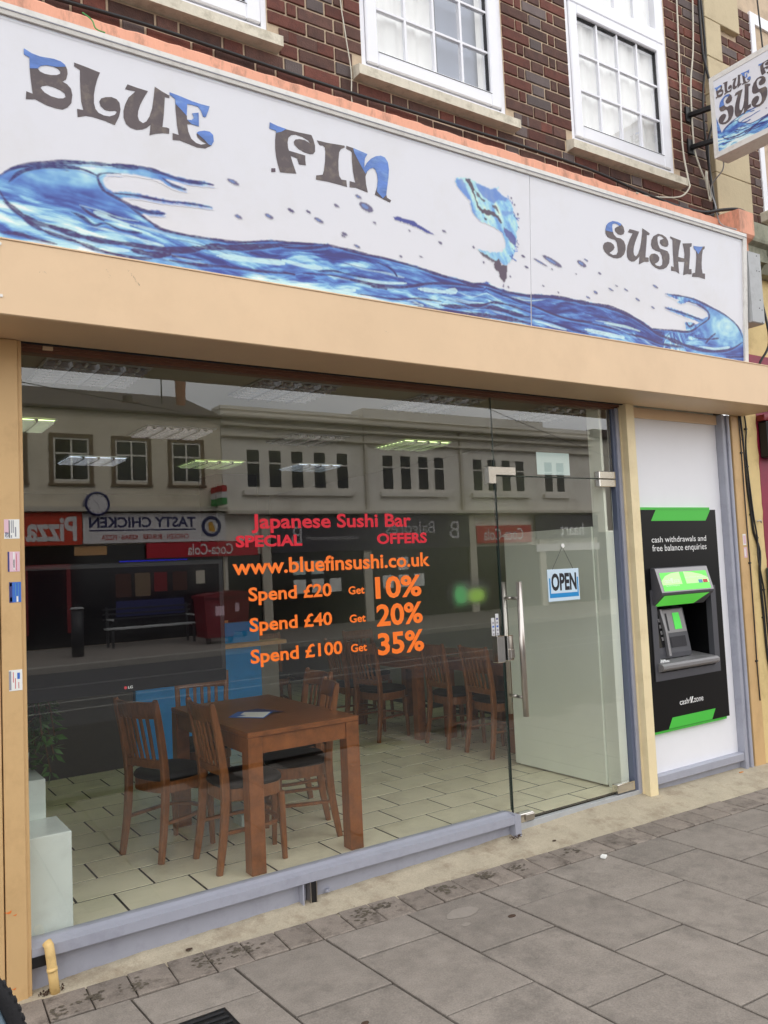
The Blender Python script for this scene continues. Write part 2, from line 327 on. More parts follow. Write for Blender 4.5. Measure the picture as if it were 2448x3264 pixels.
mat('bin_red', (112, 18, 30), .5); mat('bollard', (44, 44, 48), .5); mat('shop_lit', (40, 60, 200), .5, emit=(40, 40, 255), estr=2.0)
glass_mat('shop_pane', (.99, .995, .985), 2.4); glass_mat('window_pane', (1, 1, 1), 2.2)
mat('glass_edge', (24, 44, 38), .2); mat('clock_face', (214, 214, 216), .5); mat('clock_rim', (120, 124, 150), .4)
# ------------------------------------------------------------------ traced print of the fascia sign (x along the sign, z height)
LETTERS={'B':[[(0.632,3.562),(0.661,3.551),(0.691,3.548),(0.742,3.554),(0.768,3.552),(0.785,3.543),(0.793,3.527),(0.794,3.509),(0.789,3.487),(0.775,3.473),(0.792,3.468),(0.807,3.454),(0.812,3.43),(0.808,3.397),(0.794,3.376),(0.775,3.362),(0.75,3.36),(0.714,3.363),(0.69,3.37),(0.672,3.375),(0.638,3.366),(0.64,3.397),(0.663,3.394),(0.659,3.427),(0.655,3.461),(0.653,3.491),(0.652,3.532),(0.632,3.538)],[(0.682,3.499),(0.694,3.512),(0.715,3.521),(0.739,3.523),(0.756,3.52),(0.767,3.51),(0.766,3.502),(0.753,3.493),(0.732,3.487),(0.708,3.485),(0.691,3.489)],[(0.692,3.425),(0.698,3.434),(0.717,3.442),(0.741,3.442),(0.765,3.437),(0.783,3.428),(0.786,3.415),(0.777,3.407),(0.758,3.402),(0.731,3.403),(0.707,3.411)]],'Bblue':[[(0.632,3.562),(0.661,3.551),(0.691,3.548),(0.742,3.554),(0.768,3.552),(0.785,3.543),(0.787,3.536),(0.756,3.526),(0.739,3.523),(0.715,3.521),(0.694,3.512),(0.682,3.498),(0.653,3.49),(0.652,3.532),(0.632,3.538)]],'L':[[(0.819,3.563),(0.845,3.561),(0.875,3.558),(0.921,3.552),(0.91,3.522),(0.901,3.486),(0.896,3.453),(0.896,3.421),(0.902,3.399),(0.914,3.386),(0.935,3.381),(0.958,3.383),(0.979,3.395),(0.988,3.409),(0.982,3.413),(0.958,3.405),(0.938,3.405),(0.922,3.416),(0.917,3.433),(0.925,3.448),(0.943,3.458),(0.967,3.465),(0.987,3.462),(0.999,3.45),(1.003,3.424),(0.997,3.393),(0.979,3.353),(0.94,3.36),(0.891,3.363),(0.864,3.361),(0.832,3.347),(0.83,3.38),(0.854,3.381),(0.846,3.413),(0.843,3.464),(0.842,3.505),(0.842,3.539),(0.82,3.548)]],'U':[[(1.032,3.536),(1.074,3.533),(1.118,3.532),(1.102,3.502),(1.086,3.468),(1.076,3.437),(1.074,3.414),(1.08,3.398),(1.096,3.391),(1.111,3.403),(1.124,3.427),(1.135,3.463),(1.141,3.503),(1.147,3.559),(1.177,3.548),(1.211,3.538),(1.21,3.528),(1.19,3.527),(1.188,3.49),(1.185,3.451),(1.179,3.396),(1.197,3.399),(1.209,3.397),(1.208,3.375),(1.181,3.371),(1.149,3.36),(1.123,3.347),(1.128,3.392),(1.111,3.375),(1.093,3.364),(1.067,3.356),(1.042,3.359),(1.025,3.37),(1.015,3.393),(1.015,3.421),(1.022,3.45),(1.036,3.482),(1.065,3.516),(1.022,3.513)]],'E':[[(1.211,3.553),(1.256,3.549),(1.311,3.542),(1.352,3.54),(1.391,3.541),(1.382,3.513),(1.373,3.489),(1.36,3.488),(1.351,3.511),(1.338,3.525),(1.31,3.526),(1.289,3.524),(1.286,3.488),(1.288,3.457),(1.307,3.459),(1.318,3.47),(1.315,3.48),(1.31,3.489),(1.34,3.5),(1.341,3.471),(1.341,3.44),(1.304,3.441),(1.288,3.436),(1.293,3.406),(1.306,3.378),(1.328,3.365),(1.35,3.363),(1.374,3.373),(1.35,3.381),(1.334,3.392),(1.33,3.405),(1.34,3.418),(1.365,3.428),(1.39,3.43),(1.406,3.419),(1.409,3.392),(1.398,3.371),(1.37,3.351),(1.331,3.347),(1.29,3.353),(1.255,3.358),(1.223,3.352),(1.223,3.382),(1.25,3.38),(1.243,3.419),(1.237,3.485),(1.235,3.531),(1.211,3.542)]],'Eblue':[[(1.211,3.553),(1.256,3.549),(1.311,3.542),(1.352,3.54),(1.391,3.541),(1.382,3.513),(1.373,3.489),(1.36,3.488),(1.351,3.511),(1.338,3.525),(1.31,3.526),(1.289,3.524),(1.286,3.472),(1.256,3.496),(1.237,3.51),(1.235,3.531),(1.211,3.542)]],'Eblue2':[[(1.288,3.456),(1.307,3.459),(1.318,3.47),(1.315,3.48),(1.31,3.489),(1.34,3.5),(1.341,3.471),(1.341,3.44),(1.307,3.442)]],'Eblue3':[[(1.33,3.409),(1.34,3.418),(1.365,3.428),(1.39,3.43),(1.406,3.419),(1.409,3.392),(1.398,3.37),(1.384,3.373),(1.364,3.389)]],'F':[[(1.681,3.547),(1.72,3.54),(1.763,3.536),(1.827,3.538),(1.898,3.543),(1.908,3.525),(1.917,3.497),(1.917,3.469),(1.907,3.455),(1.889,3.45),(1.858,3.452),(1.826,3.461),(1.807,3.475),(1.804,3.488),(1.814,3.501),(1.835,3.508),(1.863,3.51),(1.892,3.5),(1.879,3.513),(1.848,3.522),(1.814,3.524),(1.791,3.516),(1.776,3.499),(1.772,3.478),(1.774,3.453),(1.779,3.44),(1.821,3.439),(1.864,3.438),(1.864,3.417),(1.867,3.392),(1.83,3.388),(1.821,3.414),(1.787,3.418),(1.795,3.394),(1.816,3.342),(1.769,3.334),(1.732,3.329),(1.721,3.361),(1.713,3.393),(1.708,3.432),(1.708,3.471),(1.713,3.515),(1.679,3.518)]],'Fblue':[[(1.681,3.547),(1.72,3.54),(1.766,3.537),(1.738,3.517),(1.713,3.506),(1.713,3.515),(1.679,3.518)]],'Fdot':[[(1.687,3.337),(1.708,3.342),(1.708,3.325),(1.687,3.32)]],'I':[[(1.927,3.525),(1.983,3.527),(2.033,3.532),(2.081,3.537),(2.081,3.528),(2.06,3.515),(2.05,3.498),(2.045,3.453),(2.045,3.414),(2.049,3.382),(2.061,3.368),(2.089,3.37),(2.092,3.339),(2.049,3.341),(1.981,3.341),(1.92,3.337),(1.922,3.357),(1.957,3.368),(1.964,3.388),(1.971,3.435),(1.973,3.482),(1.97,3.502),(1.96,3.508),(1.942,3.506)]],'N':[[(2.09,3.539),(2.135,3.537),(2.212,3.527),(2.196,3.501),(2.192,3.456),(2.208,3.483),(2.233,3.51),(2.261,3.528),(2.29,3.538),(2.315,3.535),(2.333,3.515),(2.339,3.481),(2.336,3.441),(2.328,3.396),(2.322,3.35),(2.325,3.336),(2.351,3.327),(2.344,3.315),(2.3,3.324),(2.253,3.335),(2.259,3.354),(2.267,3.378),(2.271,3.41),(2.267,3.441),(2.257,3.46),(2.245,3.467),(2.226,3.458),(2.21,3.442),(2.199,3.413),(2.202,3.377),(2.212,3.337),(2.175,3.342),(2.142,3.346),(2.107,3.341),(2.107,3.371),(2.139,3.37),(2.127,3.42),(2.122,3.471),(2.121,3.515),(2.111,3.521),(2.09,3.524)]],'Nblue':[[(2.129,3.537),(2.212,3.527),(2.196,3.501),(2.192,3.456),(2.208,3.483),(2.233,3.51),(2.261,3.528),(2.29,3.538),(2.315,3.535),(2.333,3.515),(2.339,3.481),(2.336,3.441),(2.328,3.396),(2.321,3.347),(2.3,3.327),(2.265,3.353),(2.267,3.378),(2.271,3.41),(2.267,3.441),(2.257,3.46),(2.245,3.467),(2.226,3.458),(2.21,3.442),(2.199,3.427),(2.177,3.455),(2.135,3.515)]],'S1':[[(3.994,3.541),(4.039,3.545),(4.073,3.538),(4.095,3.521),(4.102,3.496),(4.093,3.478),(4.068,3.468),(4.04,3.469),(4.017,3.481),(4.013,3.499),(4.031,3.511),(4.055,3.522),(4.038,3.53),(4.014,3.53),(3.993,3.521),(3.989,3.506),(3.994,3.481),(4.004,3.46),(4.03,3.446),(4.068,3.447),(4.095,3.436),(4.11,3.413),(4.11,3.385),(4.097,3.355),(4.068,3.33),(4.034,3.318),(3.996,3.315),(3.955,3.323),(3.922,3.339),(3.907,3.357),(3.906,3.375),(3.918,3.393),(3.947,3.405),(3.977,3.406),(4.001,3.396),(4.009,3.381),(3.997,3.363),(3.961,3.339),(3.993,3.332),(4.024,3.34),(4.038,3.359),(4.037,3.384),(4.029,3.415),(4.015,3.429),(3.974,3.429),(3.944,3.435),(3.929,3.453),(3.928,3.476),(3.937,3.503),(3.96,3.525)]],'S1blue':[[(3.994,3.541),(4.039,3.545),(4.073,3.538),(4.069,3.528),(4.055,3.522),(4.038,3.53),(4.014,3.53),(3.993,3.521),(3.989,3.506),(3.994,3.472),(3.928,3.471),(3.932,3.49),(3.944,3.512),(3.96,3.525)]],'U2':[[(4.15,3.521),(4.192,3.522),(4.241,3.521),(4.224,3.491),(4.201,3.448),(4.188,3.413),(4.184,3.384),(4.189,3.366),(4.207,3.359),(4.229,3.382),(4.247,3.421),(4.259,3.466),(4.268,3.515),(4.27,3.549),(4.305,3.541),(4.342,3.53),(4.337,3.517),(4.315,3.514),(4.31,3.463),(4.303,3.414),(4.297,3.37),(4.328,3.372),(4.328,3.346),(4.285,3.339),(4.232,3.313),(4.241,3.367),(4.217,3.344),(4.191,3.326),(4.163,3.32),(4.138,3.326),(4.123,3.345),(4.12,3.375),(4.128,3.412),(4.148,3.455),(4.178,3.499),(4.133,3.498)]],'S2':[[(4.423,3.542),(4.467,3.544),(4.503,3.534),(4.524,3.514),(4.528,3.492),(4.517,3.476),(4.493,3.47),(4.461,3.472),(4.44,3.486),(4.444,3.505),(4.48,3.521),(4.463,3.53),(4.439,3.532),(4.419,3.521),(4.417,3.5),(4.424,3.473),(4.441,3.451),(4.485,3.448),(4.516,3.446),(4.534,3.428),(4.537,3.403),(4.531,3.371),(4.506,3.341),(4.474,3.323),(4.434,3.315),(4.391,3.32),(4.356,3.335),(4.336,3.359),(4.336,3.382),(4.354,3.4),(4.385,3.409),(4.416,3.406),(4.434,3.391),(4.431,3.373),(4.415,3.357),(4.386,3.342),(4.407,3.335),(4.438,3.335),(4.46,3.349),(4.465,3.376),(4.458,3.405),(4.44,3.428),(4.397,3.429),(4.366,3.438),(4.353,3.458),(4.358,3.49),(4.38,3.519)]],'H':[[(4.545,3.548),(4.6,3.544),(4.657,3.54),(4.644,3.51),(4.632,3.466),(4.625,3.428),(4.687,3.427),(4.692,3.455),(4.685,3.491),(4.671,3.524),(4.77,3.543),(4.767,3.521),(4.75,3.513),(4.75,3.465),(4.743,3.414),(4.736,3.365),(4.763,3.37),(4.763,3.334),(4.718,3.331),(4.674,3.315),(4.681,3.354),(4.689,3.405),(4.625,3.397),(4.628,3.361),(4.633,3.318),(4.598,3.328),(4.55,3.325),(4.551,3.355),(4.579,3.353),(4.576,3.394),(4.571,3.445),(4.57,3.497),(4.569,3.529),(4.547,3.538)]],'I2':[[(4.786,3.528),(4.85,3.534),(4.911,3.546),(4.906,3.529),(4.888,3.518),(4.879,3.482),(4.873,3.43),(4.874,3.39),(4.882,3.36),(4.908,3.362),(4.907,3.325),(4.841,3.328),(4.766,3.319),(4.773,3.344),(4.801,3.351),(4.81,3.401),(4.816,3.455),(4.815,3.498),(4.794,3.509)]],'I2blue':[[(4.786,3.528),(4.85,3.534),(4.889,3.541),(4.836,3.48),(4.817,3.498),(4.794,3.509)]]}
WAVE=[(0.545,3.051),(0.585,3.086),(0.646,3.116),(0.751,3.152),(0.86,3.178),(0.943,3.189),(1.035,3.2),(1.098,3.211),(1.163,3.21),(1.228,3.2),(1.295,3.199),(1.364,3.208),(1.408,3.203),(1.377,3.19),(1.295,3.183),(1.236,3.182),(1.187,3.181),(1.22,3.166),(1.261,3.163),(1.287,3.156),(1.261,3.144),(1.22,3.148),(1.179,3.164),(1.13,3.172),(1.066,3.168),(1.004,3.162),(0.954,3.147),(0.935,3.131),(0.931,3.111),(0.942,3.09),(0.972,3.077),(1.019,3.091),(1.081,3.092),(1.17,3.091),(1.227,3.091),(1.295,3.102),(1.346,3.107),(1.389,3.105),(1.407,3.099),(1.372,3.093),(1.312,3.092),(1.244,3.082),(1.178,3.077),(1.105,3.076),(1.05,3.072),(1.011,3.061),(0.987,3.053),(1.018,3.044),(1.049,3.038),(1.081,3.031),(1.113,3.03),(1.161,3.041),(1.194,3.033),(1.177,3.019),(1.129,3.016),(1.097,3.014),(1.089,3.009),(1.12,2.985),(1.161,2.967),(1.21,2.961),(1.277,2.958),(1.362,2.962),(1.45,2.965),(1.54,2.975),(1.605,2.991),(1.68,3.008),(1.741,3.014),(1.859,3.028),(1.982,3.045),(2.015,3.035),(2.091,3.041),(2.204,3.034),(2.33,3.033),(2.423,3.029),(2.517,3.022),(2.575,3.016),(2.664,3.006),(2.765,3.002),(2.868,2.993),(2.953,3.005),(2.975,3.016),(3.029,2.997),(3.14,2.989),(3.086,2.984),(3.205,2.988),(3.303,2.992),(3.391,3.006),(3.493,3.013),(3.611,3.014),(3.773,3.015),(3.913,3.018),(4.028,3.009),(4.146,2.99),(4.267,2.96),(4.359,2.931),(4.454,2.932),(4.584,2.94),(4.7,2.951),(4.693,2.982),(4.685,3.008),(4.77,3.018),(4.786,3.004),(4.847,3.028),(4.702,3.042),(4.587,3.058),(4.481,3.072),(4.522,3.086),(4.637,3.077),(4.754,3.066),(4.874,3.053),(4.936,3.077),(4.928,3.108),(4.876,3.129),(4.807,3.146),(4.722,3.149),(4.654,3.123),(4.605,3.127),(4.638,3.149),(4.589,3.147),(4.476,3.168),(4.557,3.174),(4.672,3.18),(4.791,3.181),(4.894,3.163),(5.017,3.142),(5.143,3.115),(5.235,3.082),(5.309,3.035),(5.336,2.994),(5.345,2.904),(5.345,2.74),(0.29500000000000004,2.74),(0.29500000000000004,3.3),(0.42500000000000004,3.44)]
STROKES=[([(0.545,3.049),(0.585,3.083),(0.646,3.113),(0.751,3.148),(0.86,3.171),(0.942,3.183),(1.035,3.195),(1.098,3.205),(1.162,3.202),(1.228,3.194),(1.295,3.192),(1.364,3.199),(1.408,3.201)],'a'),([(1.179,3.181),(1.22,3.162),(1.261,3.155),(1.282,3.154)],'c'),([(1.004,3.159),(0.942,3.148),(0.912,3.13),(0.919,3.1),(0.938,3.074),(0.972,3.061),(1.034,3.039),(1.081,3.009),(1.128,2.983),(1.169,2.964),(1.21,2.959),(1.276,2.957),(1.362,2.959),(1.45,2.963),(1.54,2.972),(1.68,3.004),(1.777,3.015),(1.906,3.028)],'b'),([(0.972,3.073),(1.081,3.084),(1.17,3.085),(1.295,3.097),(1.398,3.101)],'c'),([(1.049,3.036),(1.113,3.025),(1.186,3.03)],'b'),([(0.545,2.99),(0.571,2.952),(0.618,2.917),(0.673,2.895),(0.743,2.888),(0.836,2.873),(0.94,2.869),(1.048,2.875),(1.168,2.878),(1.276,2.891),(1.396,2.927),(1.512,2.944),(1.68,2.981),(1.806,3.012),(1.906,3.028)],'d'),([(0.558,2.953),(0.611,2.916),(0.666,2.883),(0.722,2.864),(0.822,2.848),(0.91,2.829),(1.001,2.822),(1.095,2.826),(1.184,2.853),(1.259,2.858),(1.361,2.863)],'b'),([(0.544,2.834),(0.611,2.839),(0.666,2.831),(0.75,2.824)],'b'),([(0.808,2.963),(0.851,2.949),(0.896,2.927),(0.941,2.943),(1.002,2.927),(1.088,2.93)],'b'),([(0.844,2.991),(0.881,2.97),(0.933,2.953)],'b'),([(1.209,2.837),(1.335,2.838),(1.466,2.851),(1.603,2.856),(1.805,2.871)],'b'),([(1.048,2.853),(1.144,2.85),(1.209,2.865)],'d'),([(0.578,3.033),(0.626,3.084),(0.723,3.125),(0.838,3.143),(0.912,3.13)],'b'),([(1.741,3.011),(1.859,3.025),(1.982,3.038),(2.091,3.035),(2.204,3.031),(2.33,3.029),(2.423,3.024),(2.517,3.016),(2.664,3.0),(2.765,2.995),(2.868,2.987),(2.953,2.997),(3.051,2.988),(3.139,2.984),(3.311,2.988)],'b'),([(1.74,2.986),(1.851,3.002),(1.982,3.032)],'b'),([(1.85,2.883),(1.997,2.897),(2.133,2.893),(2.283,2.889),(2.421,2.903),(2.564,2.941),(2.713,2.966),(2.868,2.977),(2.953,2.98)],'b'),([(1.931,2.905),(2.014,2.92),(2.099,2.917),(2.203,2.915)],'c'),([(1.739,2.871),(1.802,2.87)],'b'),([(2.149,2.829),(2.273,2.832),(2.383,2.836),(2.515,2.858),(2.662,2.863)],'c'),([(2.229,2.878),(2.319,2.878)],'c'),([(2.257,3.006),(2.348,2.983),(2.384,2.951)],'c'),([(2.438,2.809),(2.611,2.813),(2.762,2.817),(2.918,2.825),(3.081,2.834),(3.297,2.828)],'d'),([(2.651,2.844),(2.793,2.853),(2.941,2.877),(3.082,2.876),(3.297,2.853)],'d'),([(2.763,2.881),(2.898,2.872),(3.028,2.91),(3.161,2.907),(3.31,2.889)],'b'),([(2.974,2.981),(3.117,2.956),(3.252,2.937),(3.321,2.929)],'b'),([(3.086,2.975),(3.205,2.979),(3.303,2.983),(3.493,3.004),(3.637,3.006),(3.773,3.006),(3.942,3.009),(4.087,2.992),(4.236,2.957),(4.39,2.904),(4.549,2.876),(4.748,2.851),(4.956,2.846),(5.174,2.88),(5.325,2.947)],'d'),([(3.241,2.944),(3.376,2.922),(3.53,2.896),(3.716,2.891),(3.911,2.886),(4.055,2.879)],'b'),([(3.302,2.934),(3.452,2.909),(3.609,2.892),(3.799,2.897)],'c'),([(3.084,2.874),(3.179,2.859),(3.325,2.865),(3.49,2.853),(3.634,2.834),(3.769,2.826)],'b'),([(4.114,2.867),(4.295,2.858),(4.452,2.839),(4.664,2.842)],'b'),([(4.359,2.929),(4.551,2.939),(4.734,2.953),(4.855,3.013),(4.944,3.067),(4.928,3.114),(4.824,3.143),(4.722,3.15)],'b'),([(4.492,3.167),(4.656,3.176),(4.791,3.174),(4.964,3.146),(5.143,3.109),(5.272,3.053),(5.326,2.981)],'b'),([(4.489,3.073),(4.653,3.067),(4.874,3.045)],'c'),([(4.702,3.01),(4.735,2.987),(4.786,3.01)],'b'),([(4.784,2.919),(4.923,2.924),(5.048,2.944)],'c'),([(4.905,2.895),(4.959,2.939),(5.013,2.972)],'b'),([(5.135,2.825),(5.344,2.848)],'b')]
LIGHTS=[([(0.68,2.884),(0.75,2.869),(0.836,2.854),(0.91,2.852)],'b'),([(0.94,2.846),(1.001,2.845),(1.032,2.847)],'b'),([(0.896,2.98),(0.956,2.969),(1.033,2.953)],'b'),([(1.422,2.894),(1.557,2.9),(1.746,2.914)],'d'),([(1.739,2.822),(1.857,2.819),(2.004,2.822),(2.132,2.845)],'d'),([(1.74,2.927),(1.858,2.918),(1.947,2.922)],'b'),([(2.133,2.904),(2.283,2.905),(2.44,2.925)],'b'),([(2.327,2.813),(2.467,2.813),(2.612,2.821)],'b'),([(2.814,2.86),(2.919,2.862)],'c'),([(2.516,2.909),(2.662,2.915),(2.764,2.934)],'d'),([(3.742,2.847),(3.938,2.841),(4.083,2.838)],'d'),([(3.325,2.851),(3.451,2.839),(3.581,2.827)],'b'),([(3.911,2.906),(4.085,2.908),(4.235,2.896)],'b'),([(4.834,2.866),(5.01,2.868),(5.174,2.897)],'b'),([(3.154,2.82),(3.226,2.821)],'c')]
DROPS=[(1.501,3.235,0.03,0.01),(1.525,3.084,0.019,0.008),(1.676,3.116,0.023,0.009),(1.788,3.165,0.018,0.007),(1.88,3.177,0.014,0.005),(1.789,3.165,0.018,0.006),(1.879,3.178,0.012,0.004),(1.936,3.148,0.027,0.009),(2.034,3.237,0.016,0.007),(2.158,3.307,0.019,0.008),(2.077,3.109,0.017,0.008),(2.071,3.098,0.013,0.005),(2.148,3.062,0.019,0.006),(2.251,3.198,0.011,0.005),(2.203,3.265,0.043,0.02),(2.463,3.197,0.008,0.004),(2.687,3.236,0.015,0.006),(2.661,3.171,0.015,0.007),(2.409,3.056,0.011,0.006),(2.535,3.076,0.012,0.004),(3.249,3.2,0.016,0.005),(3.273,3.142,0.017,0.005),(2.887,3.187,0.009,0.007),(2.957,3.117,0.007,0.007),(3.165,3.51,0.007,0.006),(3.188,3.478,0.006,0.007),(3.212,3.429,0.007,0.009),(3.149,3.07,0.007,0.005),(3.134,3.01,0.009,0.005),(3.098,3.012,0.005,0.011),(3.251,3.2,0.012,0.005),(3.275,3.143,0.011,0.005),(3.477,3.209,0.081,0.015),(3.381,3.188,0.058,0.006),(3.72,3.235,0.041,0.015),(3.758,3.263,0.019,0.005),(3.473,3.164,0.007,0.004),(3.67,3.167,0.008,0.004),(3.875,3.202,0.015,0.007),(3.402,3.056,0.01,0.004),(3.522,3.036,0.009,0.005),(3.837,3.082,0.02,0.009),(3.77,3.042,0.019,0.006),(3.973,3.119,0.026,0.006),(4.024,3.149,0.013,0.004),(4.112,3.137,0.021,0.005),(4.219,3.092,0.023,0.007),(4.392,3.2,0.029,0.008),(4.365,3.062,0.019,0.006),(4.502,3.077,0.023,0.006)]
SPLASH=[[(2.365,3.245),(2.388,3.256),(2.454,3.253),(2.492,3.254),(2.53,3.237),(2.627,3.208),(2.578,3.204),(2.511,3.223),(2.425,3.232),(2.374,3.235)]]
FISH={'body':[(2.776,3.538),(2.802,3.545),(2.869,3.552),(2.914,3.542),(2.982,3.533),(3.013,3.528),(3.056,3.54),(3.08,3.561),(3.064,3.533),(3.099,3.511),(3.143,3.502),(3.17,3.478),(3.178,3.437),(3.197,3.405),(3.217,3.357),(3.2,3.33),(3.201,3.272),(3.188,3.246),(3.184,3.215),(3.165,3.176),(3.128,3.128),(3.092,3.128),(3.069,3.145),(3.038,3.139),(2.991,3.152),(2.953,3.163),(2.91,3.184),(2.953,3.184),(2.999,3.18),(3.054,3.187),(3.094,3.202),(3.116,3.23),(3.114,3.26),(3.095,3.295),(3.068,3.314),(3.029,3.324),(2.979,3.33),(2.941,3.337),(2.91,3.349),(2.881,3.378),(2.869,3.41),(2.867,3.433),(2.822,3.461),(2.786,3.488),(2.768,3.516)],'tail':[(3.038,3.139),(3.069,3.154),(3.084,3.126),(3.128,3.128),(3.126,3.097),(3.125,3.058),(3.099,3.03),(3.071,3.056),(3.064,3.084),(3.048,3.082),(3.037,3.101),(3.032,3.127)],'belly':[(2.91,3.184),(2.938,3.17),(2.984,3.16),(3.014,3.147),(3.049,3.138),(3.037,3.128),(2.991,3.138),(2.945,3.156)],'stripe':[(2.831,3.546),(2.868,3.551),(2.887,3.521),(2.905,3.493),(2.894,3.488),(2.912,3.448),(2.927,3.419),(2.953,3.404),(2.996,3.411),(3.042,3.407),(3.069,3.386),(3.094,3.355),(3.08,3.355),(3.053,3.376),(3.03,3.384),(2.987,3.381),(2.949,3.382),(2.919,3.409),(2.902,3.443),(2.888,3.478),(2.868,3.509),(2.842,3.532)],'patch1':[(2.905,3.496),(2.928,3.487),(2.943,3.466),(2.973,3.458),(2.965,3.447),(2.943,3.457),(2.916,3.472)],'patch2':[(3.019,3.441),(3.047,3.451),(3.066,3.43),(3.073,3.398),(3.058,3.419),(3.027,3.433)],'patch3':[(3.108,3.339),(3.132,3.329),(3.167,3.314),(3.195,3.289),(3.199,3.269),(3.184,3.247),(3.15,3.266),(3.119,3.291),(3.104,3.318)],'blue1':[(2.902,3.541),(2.982,3.533),(3.013,3.528),(3.056,3.539),(3.099,3.511),(3.143,3.501),(3.118,3.479),(3.071,3.481),(3.047,3.458),(3.012,3.457),(2.973,3.467),(2.936,3.494)],'blue2':[(2.772,3.522),(2.805,3.541),(2.831,3.524),(2.849,3.487),(2.874,3.44),(2.885,3.402),(2.914,3.355),(2.956,3.328),(2.925,3.34),(2.881,3.378),(2.868,3.413),(2.867,3.433),(2.822,3.461),(2.786,3.488)],'blue3':[(3.09,3.425),(3.174,3.439),(3.177,3.422),(3.097,3.397)],'eye':[(2.962,3.362),(2.979,3.362),(2.979,3.349),(2.968,3.348)]}
# ================================================================== GROUND
def gz(x, y): return -.05 + .01 * (x - 3.19) + .02 * y
def sheet(name, x0, x1, y0, y1, dz, m, zf=None, thick=.2):
    zf = zf or (lambda x, y: gz(x, y) + dz)
    v = [(x, y, zf(x, y)) for x, y in ((x0, y0), (x1, y0), (x1, y1), (x0, y1))]; v += [(a, b, c - thick) for a, b, c in v]
    return tag(MB().add(v, [(0, 1, 2, 3), (7, 6, 5, 4), (0, 4, 5, 1), (1, 5, 6, 2), (2, 6, 7, 3), (3, 7, 4, 0)]).build(name, m), kind='structure')
pave = sheet('pavement', -14, 34, -6.0, -.0, -.013, 'joint')
TH = -.06
def slab_pt(u, v):          # u along the shop front from x=.94, v out towards the road from the front edge of the small blocks
    return (.94 + u * math.cos(TH) - v * math.sin(TH), -.335 + u * math.sin(TH) - v * math.cos(TH))
tilt = (math.atan(.02), -math.atan(.01), 0)
SL = .54; SW = .4075
half = {}
first = {0: .235, 1: .475}
rnd = random.Random(3); n_slab = 0; rest = MB()
for i in range(-6, 22):
    st = [.235, .475][i % 2]
    edges = [0.0, st] + [st + SL * k for k in range(1, 6)]
    for a, b in zip(edges[:-1], edges[1:]):
        key = round(b - a, 3)
        if key not in half: half[key] = block_mesh('paving_slab', SW - .011, key - .011, .05, .003, 'slab', 'z', .12)
        u, v = (i + .5) * SW, (a + b) / 2
        x, y = slab_pt(u, v)
        if y < -2.75: continue
        near = -1 < i < 12 and v < 2.6
        if near:
            piece('paving_slab', half[key], pave, (x, y, gz(x, y) + rnd.uniform(-.0018, .0018)), (tilt[0] + rnd.uniform(-.005, .005), tilt[1] + rnd.uniform(-.006, .006), TH + rnd.uniform(-.004, .004))); n_slab += 1
        else:
            hx, hy = (SW - .011) / 2, (key - .011) / 2
            q = [slab_pt(u + s * hx, v + t * hy) for s, t in ((-1, 1), (1, 1), (1, -1), (-1, -1))]
            rest.add([(px, py, gz(px, py)) for px, py in q], [(0, 1, 2, 3)])
tag(MB().box(-14, 34, -6.0, -2.9, gz(3, -4.5) - .25, gz(3, -2.9) + .02).build('reflection_dimming_ground', 'dimming_ground'), kind='structure')  # unseen dark ground, added to dim the paving reflected in the shop glass
rest.build('paving_slabs_beyond', 'slab', pave, kind='stuff')
dc = thing('drain_cover', 'small black iron drain cover set in the paving at the lower edge', 'drain cover', (1.1, -.7, gz(1.1, -.7)))
cv = MB().box(1.02, 1.2, -.82, -.615, gz(1.1, -.7) - .01, gz(1.1, -.7) + .0045, .002).build('lid', 'atm_black', dc)
for k in range(5): bx('rib', 'rubber', dc, 1.035, 1.185, -.8 + .037 * k, -.785 + .037 * k, gz(1.1, -.7) + .004, gz(1.1, -.7) + .0075, .001)
# small blocks in a row between the slabs and the cement
bw = .1565
sett_me = [block_mesh('paving_block', bw - .005, d, .05, .004, 'sett', 'z') for d in (.180, .184, .188, .192, .2)]
for k in range(-3, 31):
    u = -.27 + (k + .5) * bw
    x, y = slab_pt(u, -.103)
    piece('paving_block', sett_me[k % 5], pave, (x, y, gz(x, y) + .001 + rnd.uniform(-.0015, .0015)), (tilt[0], tilt[1], TH + rnd.uniform(-.012, .012)))
# moss and dirt grown into the small blocks, and pale washed stains on the slabs
rm = random.Random(17)
for cx, cy, sx, sy, n_ in ((.83, -.24, .05, .03, 26), (.98, -.25, .04, .04, 22), (1.27, -.25, .05, .04, 30), (1.42, -.25, .06, .04, 34), (1.99, -.29, .06, .05, 46), (2.13, -.28, .04, .03, 22), (2.46, -.31, .05, .04, 44), (2.72, -.31, .045, .035, 34), (2.9, -.34, .045, .035, 30), (3.3, -.36, .06, .03, 14), (.7, -.26, .05, .04, 18)):
    m_ = MB()
    for i in range(n_):
        x = rm.gauss(cx, sx * .6); y = rm.gauss(cy, sy * .6); r0 = rm.uniform(.003, .0095); k = 7
        m_.add([(x + r0 * rm.uniform(.6, 1.3) * math.cos(2 * math.pi * j / k) * 1.3, y + r0 * rm.uniform(.5, 1.2) * math.sin(2 * math.pi * j / k), gz(x, y) + .0036) for j in range(k)], [tuple(range(k))])
    m_.build('moss_patch', 'moss', pave, kind='stuff')
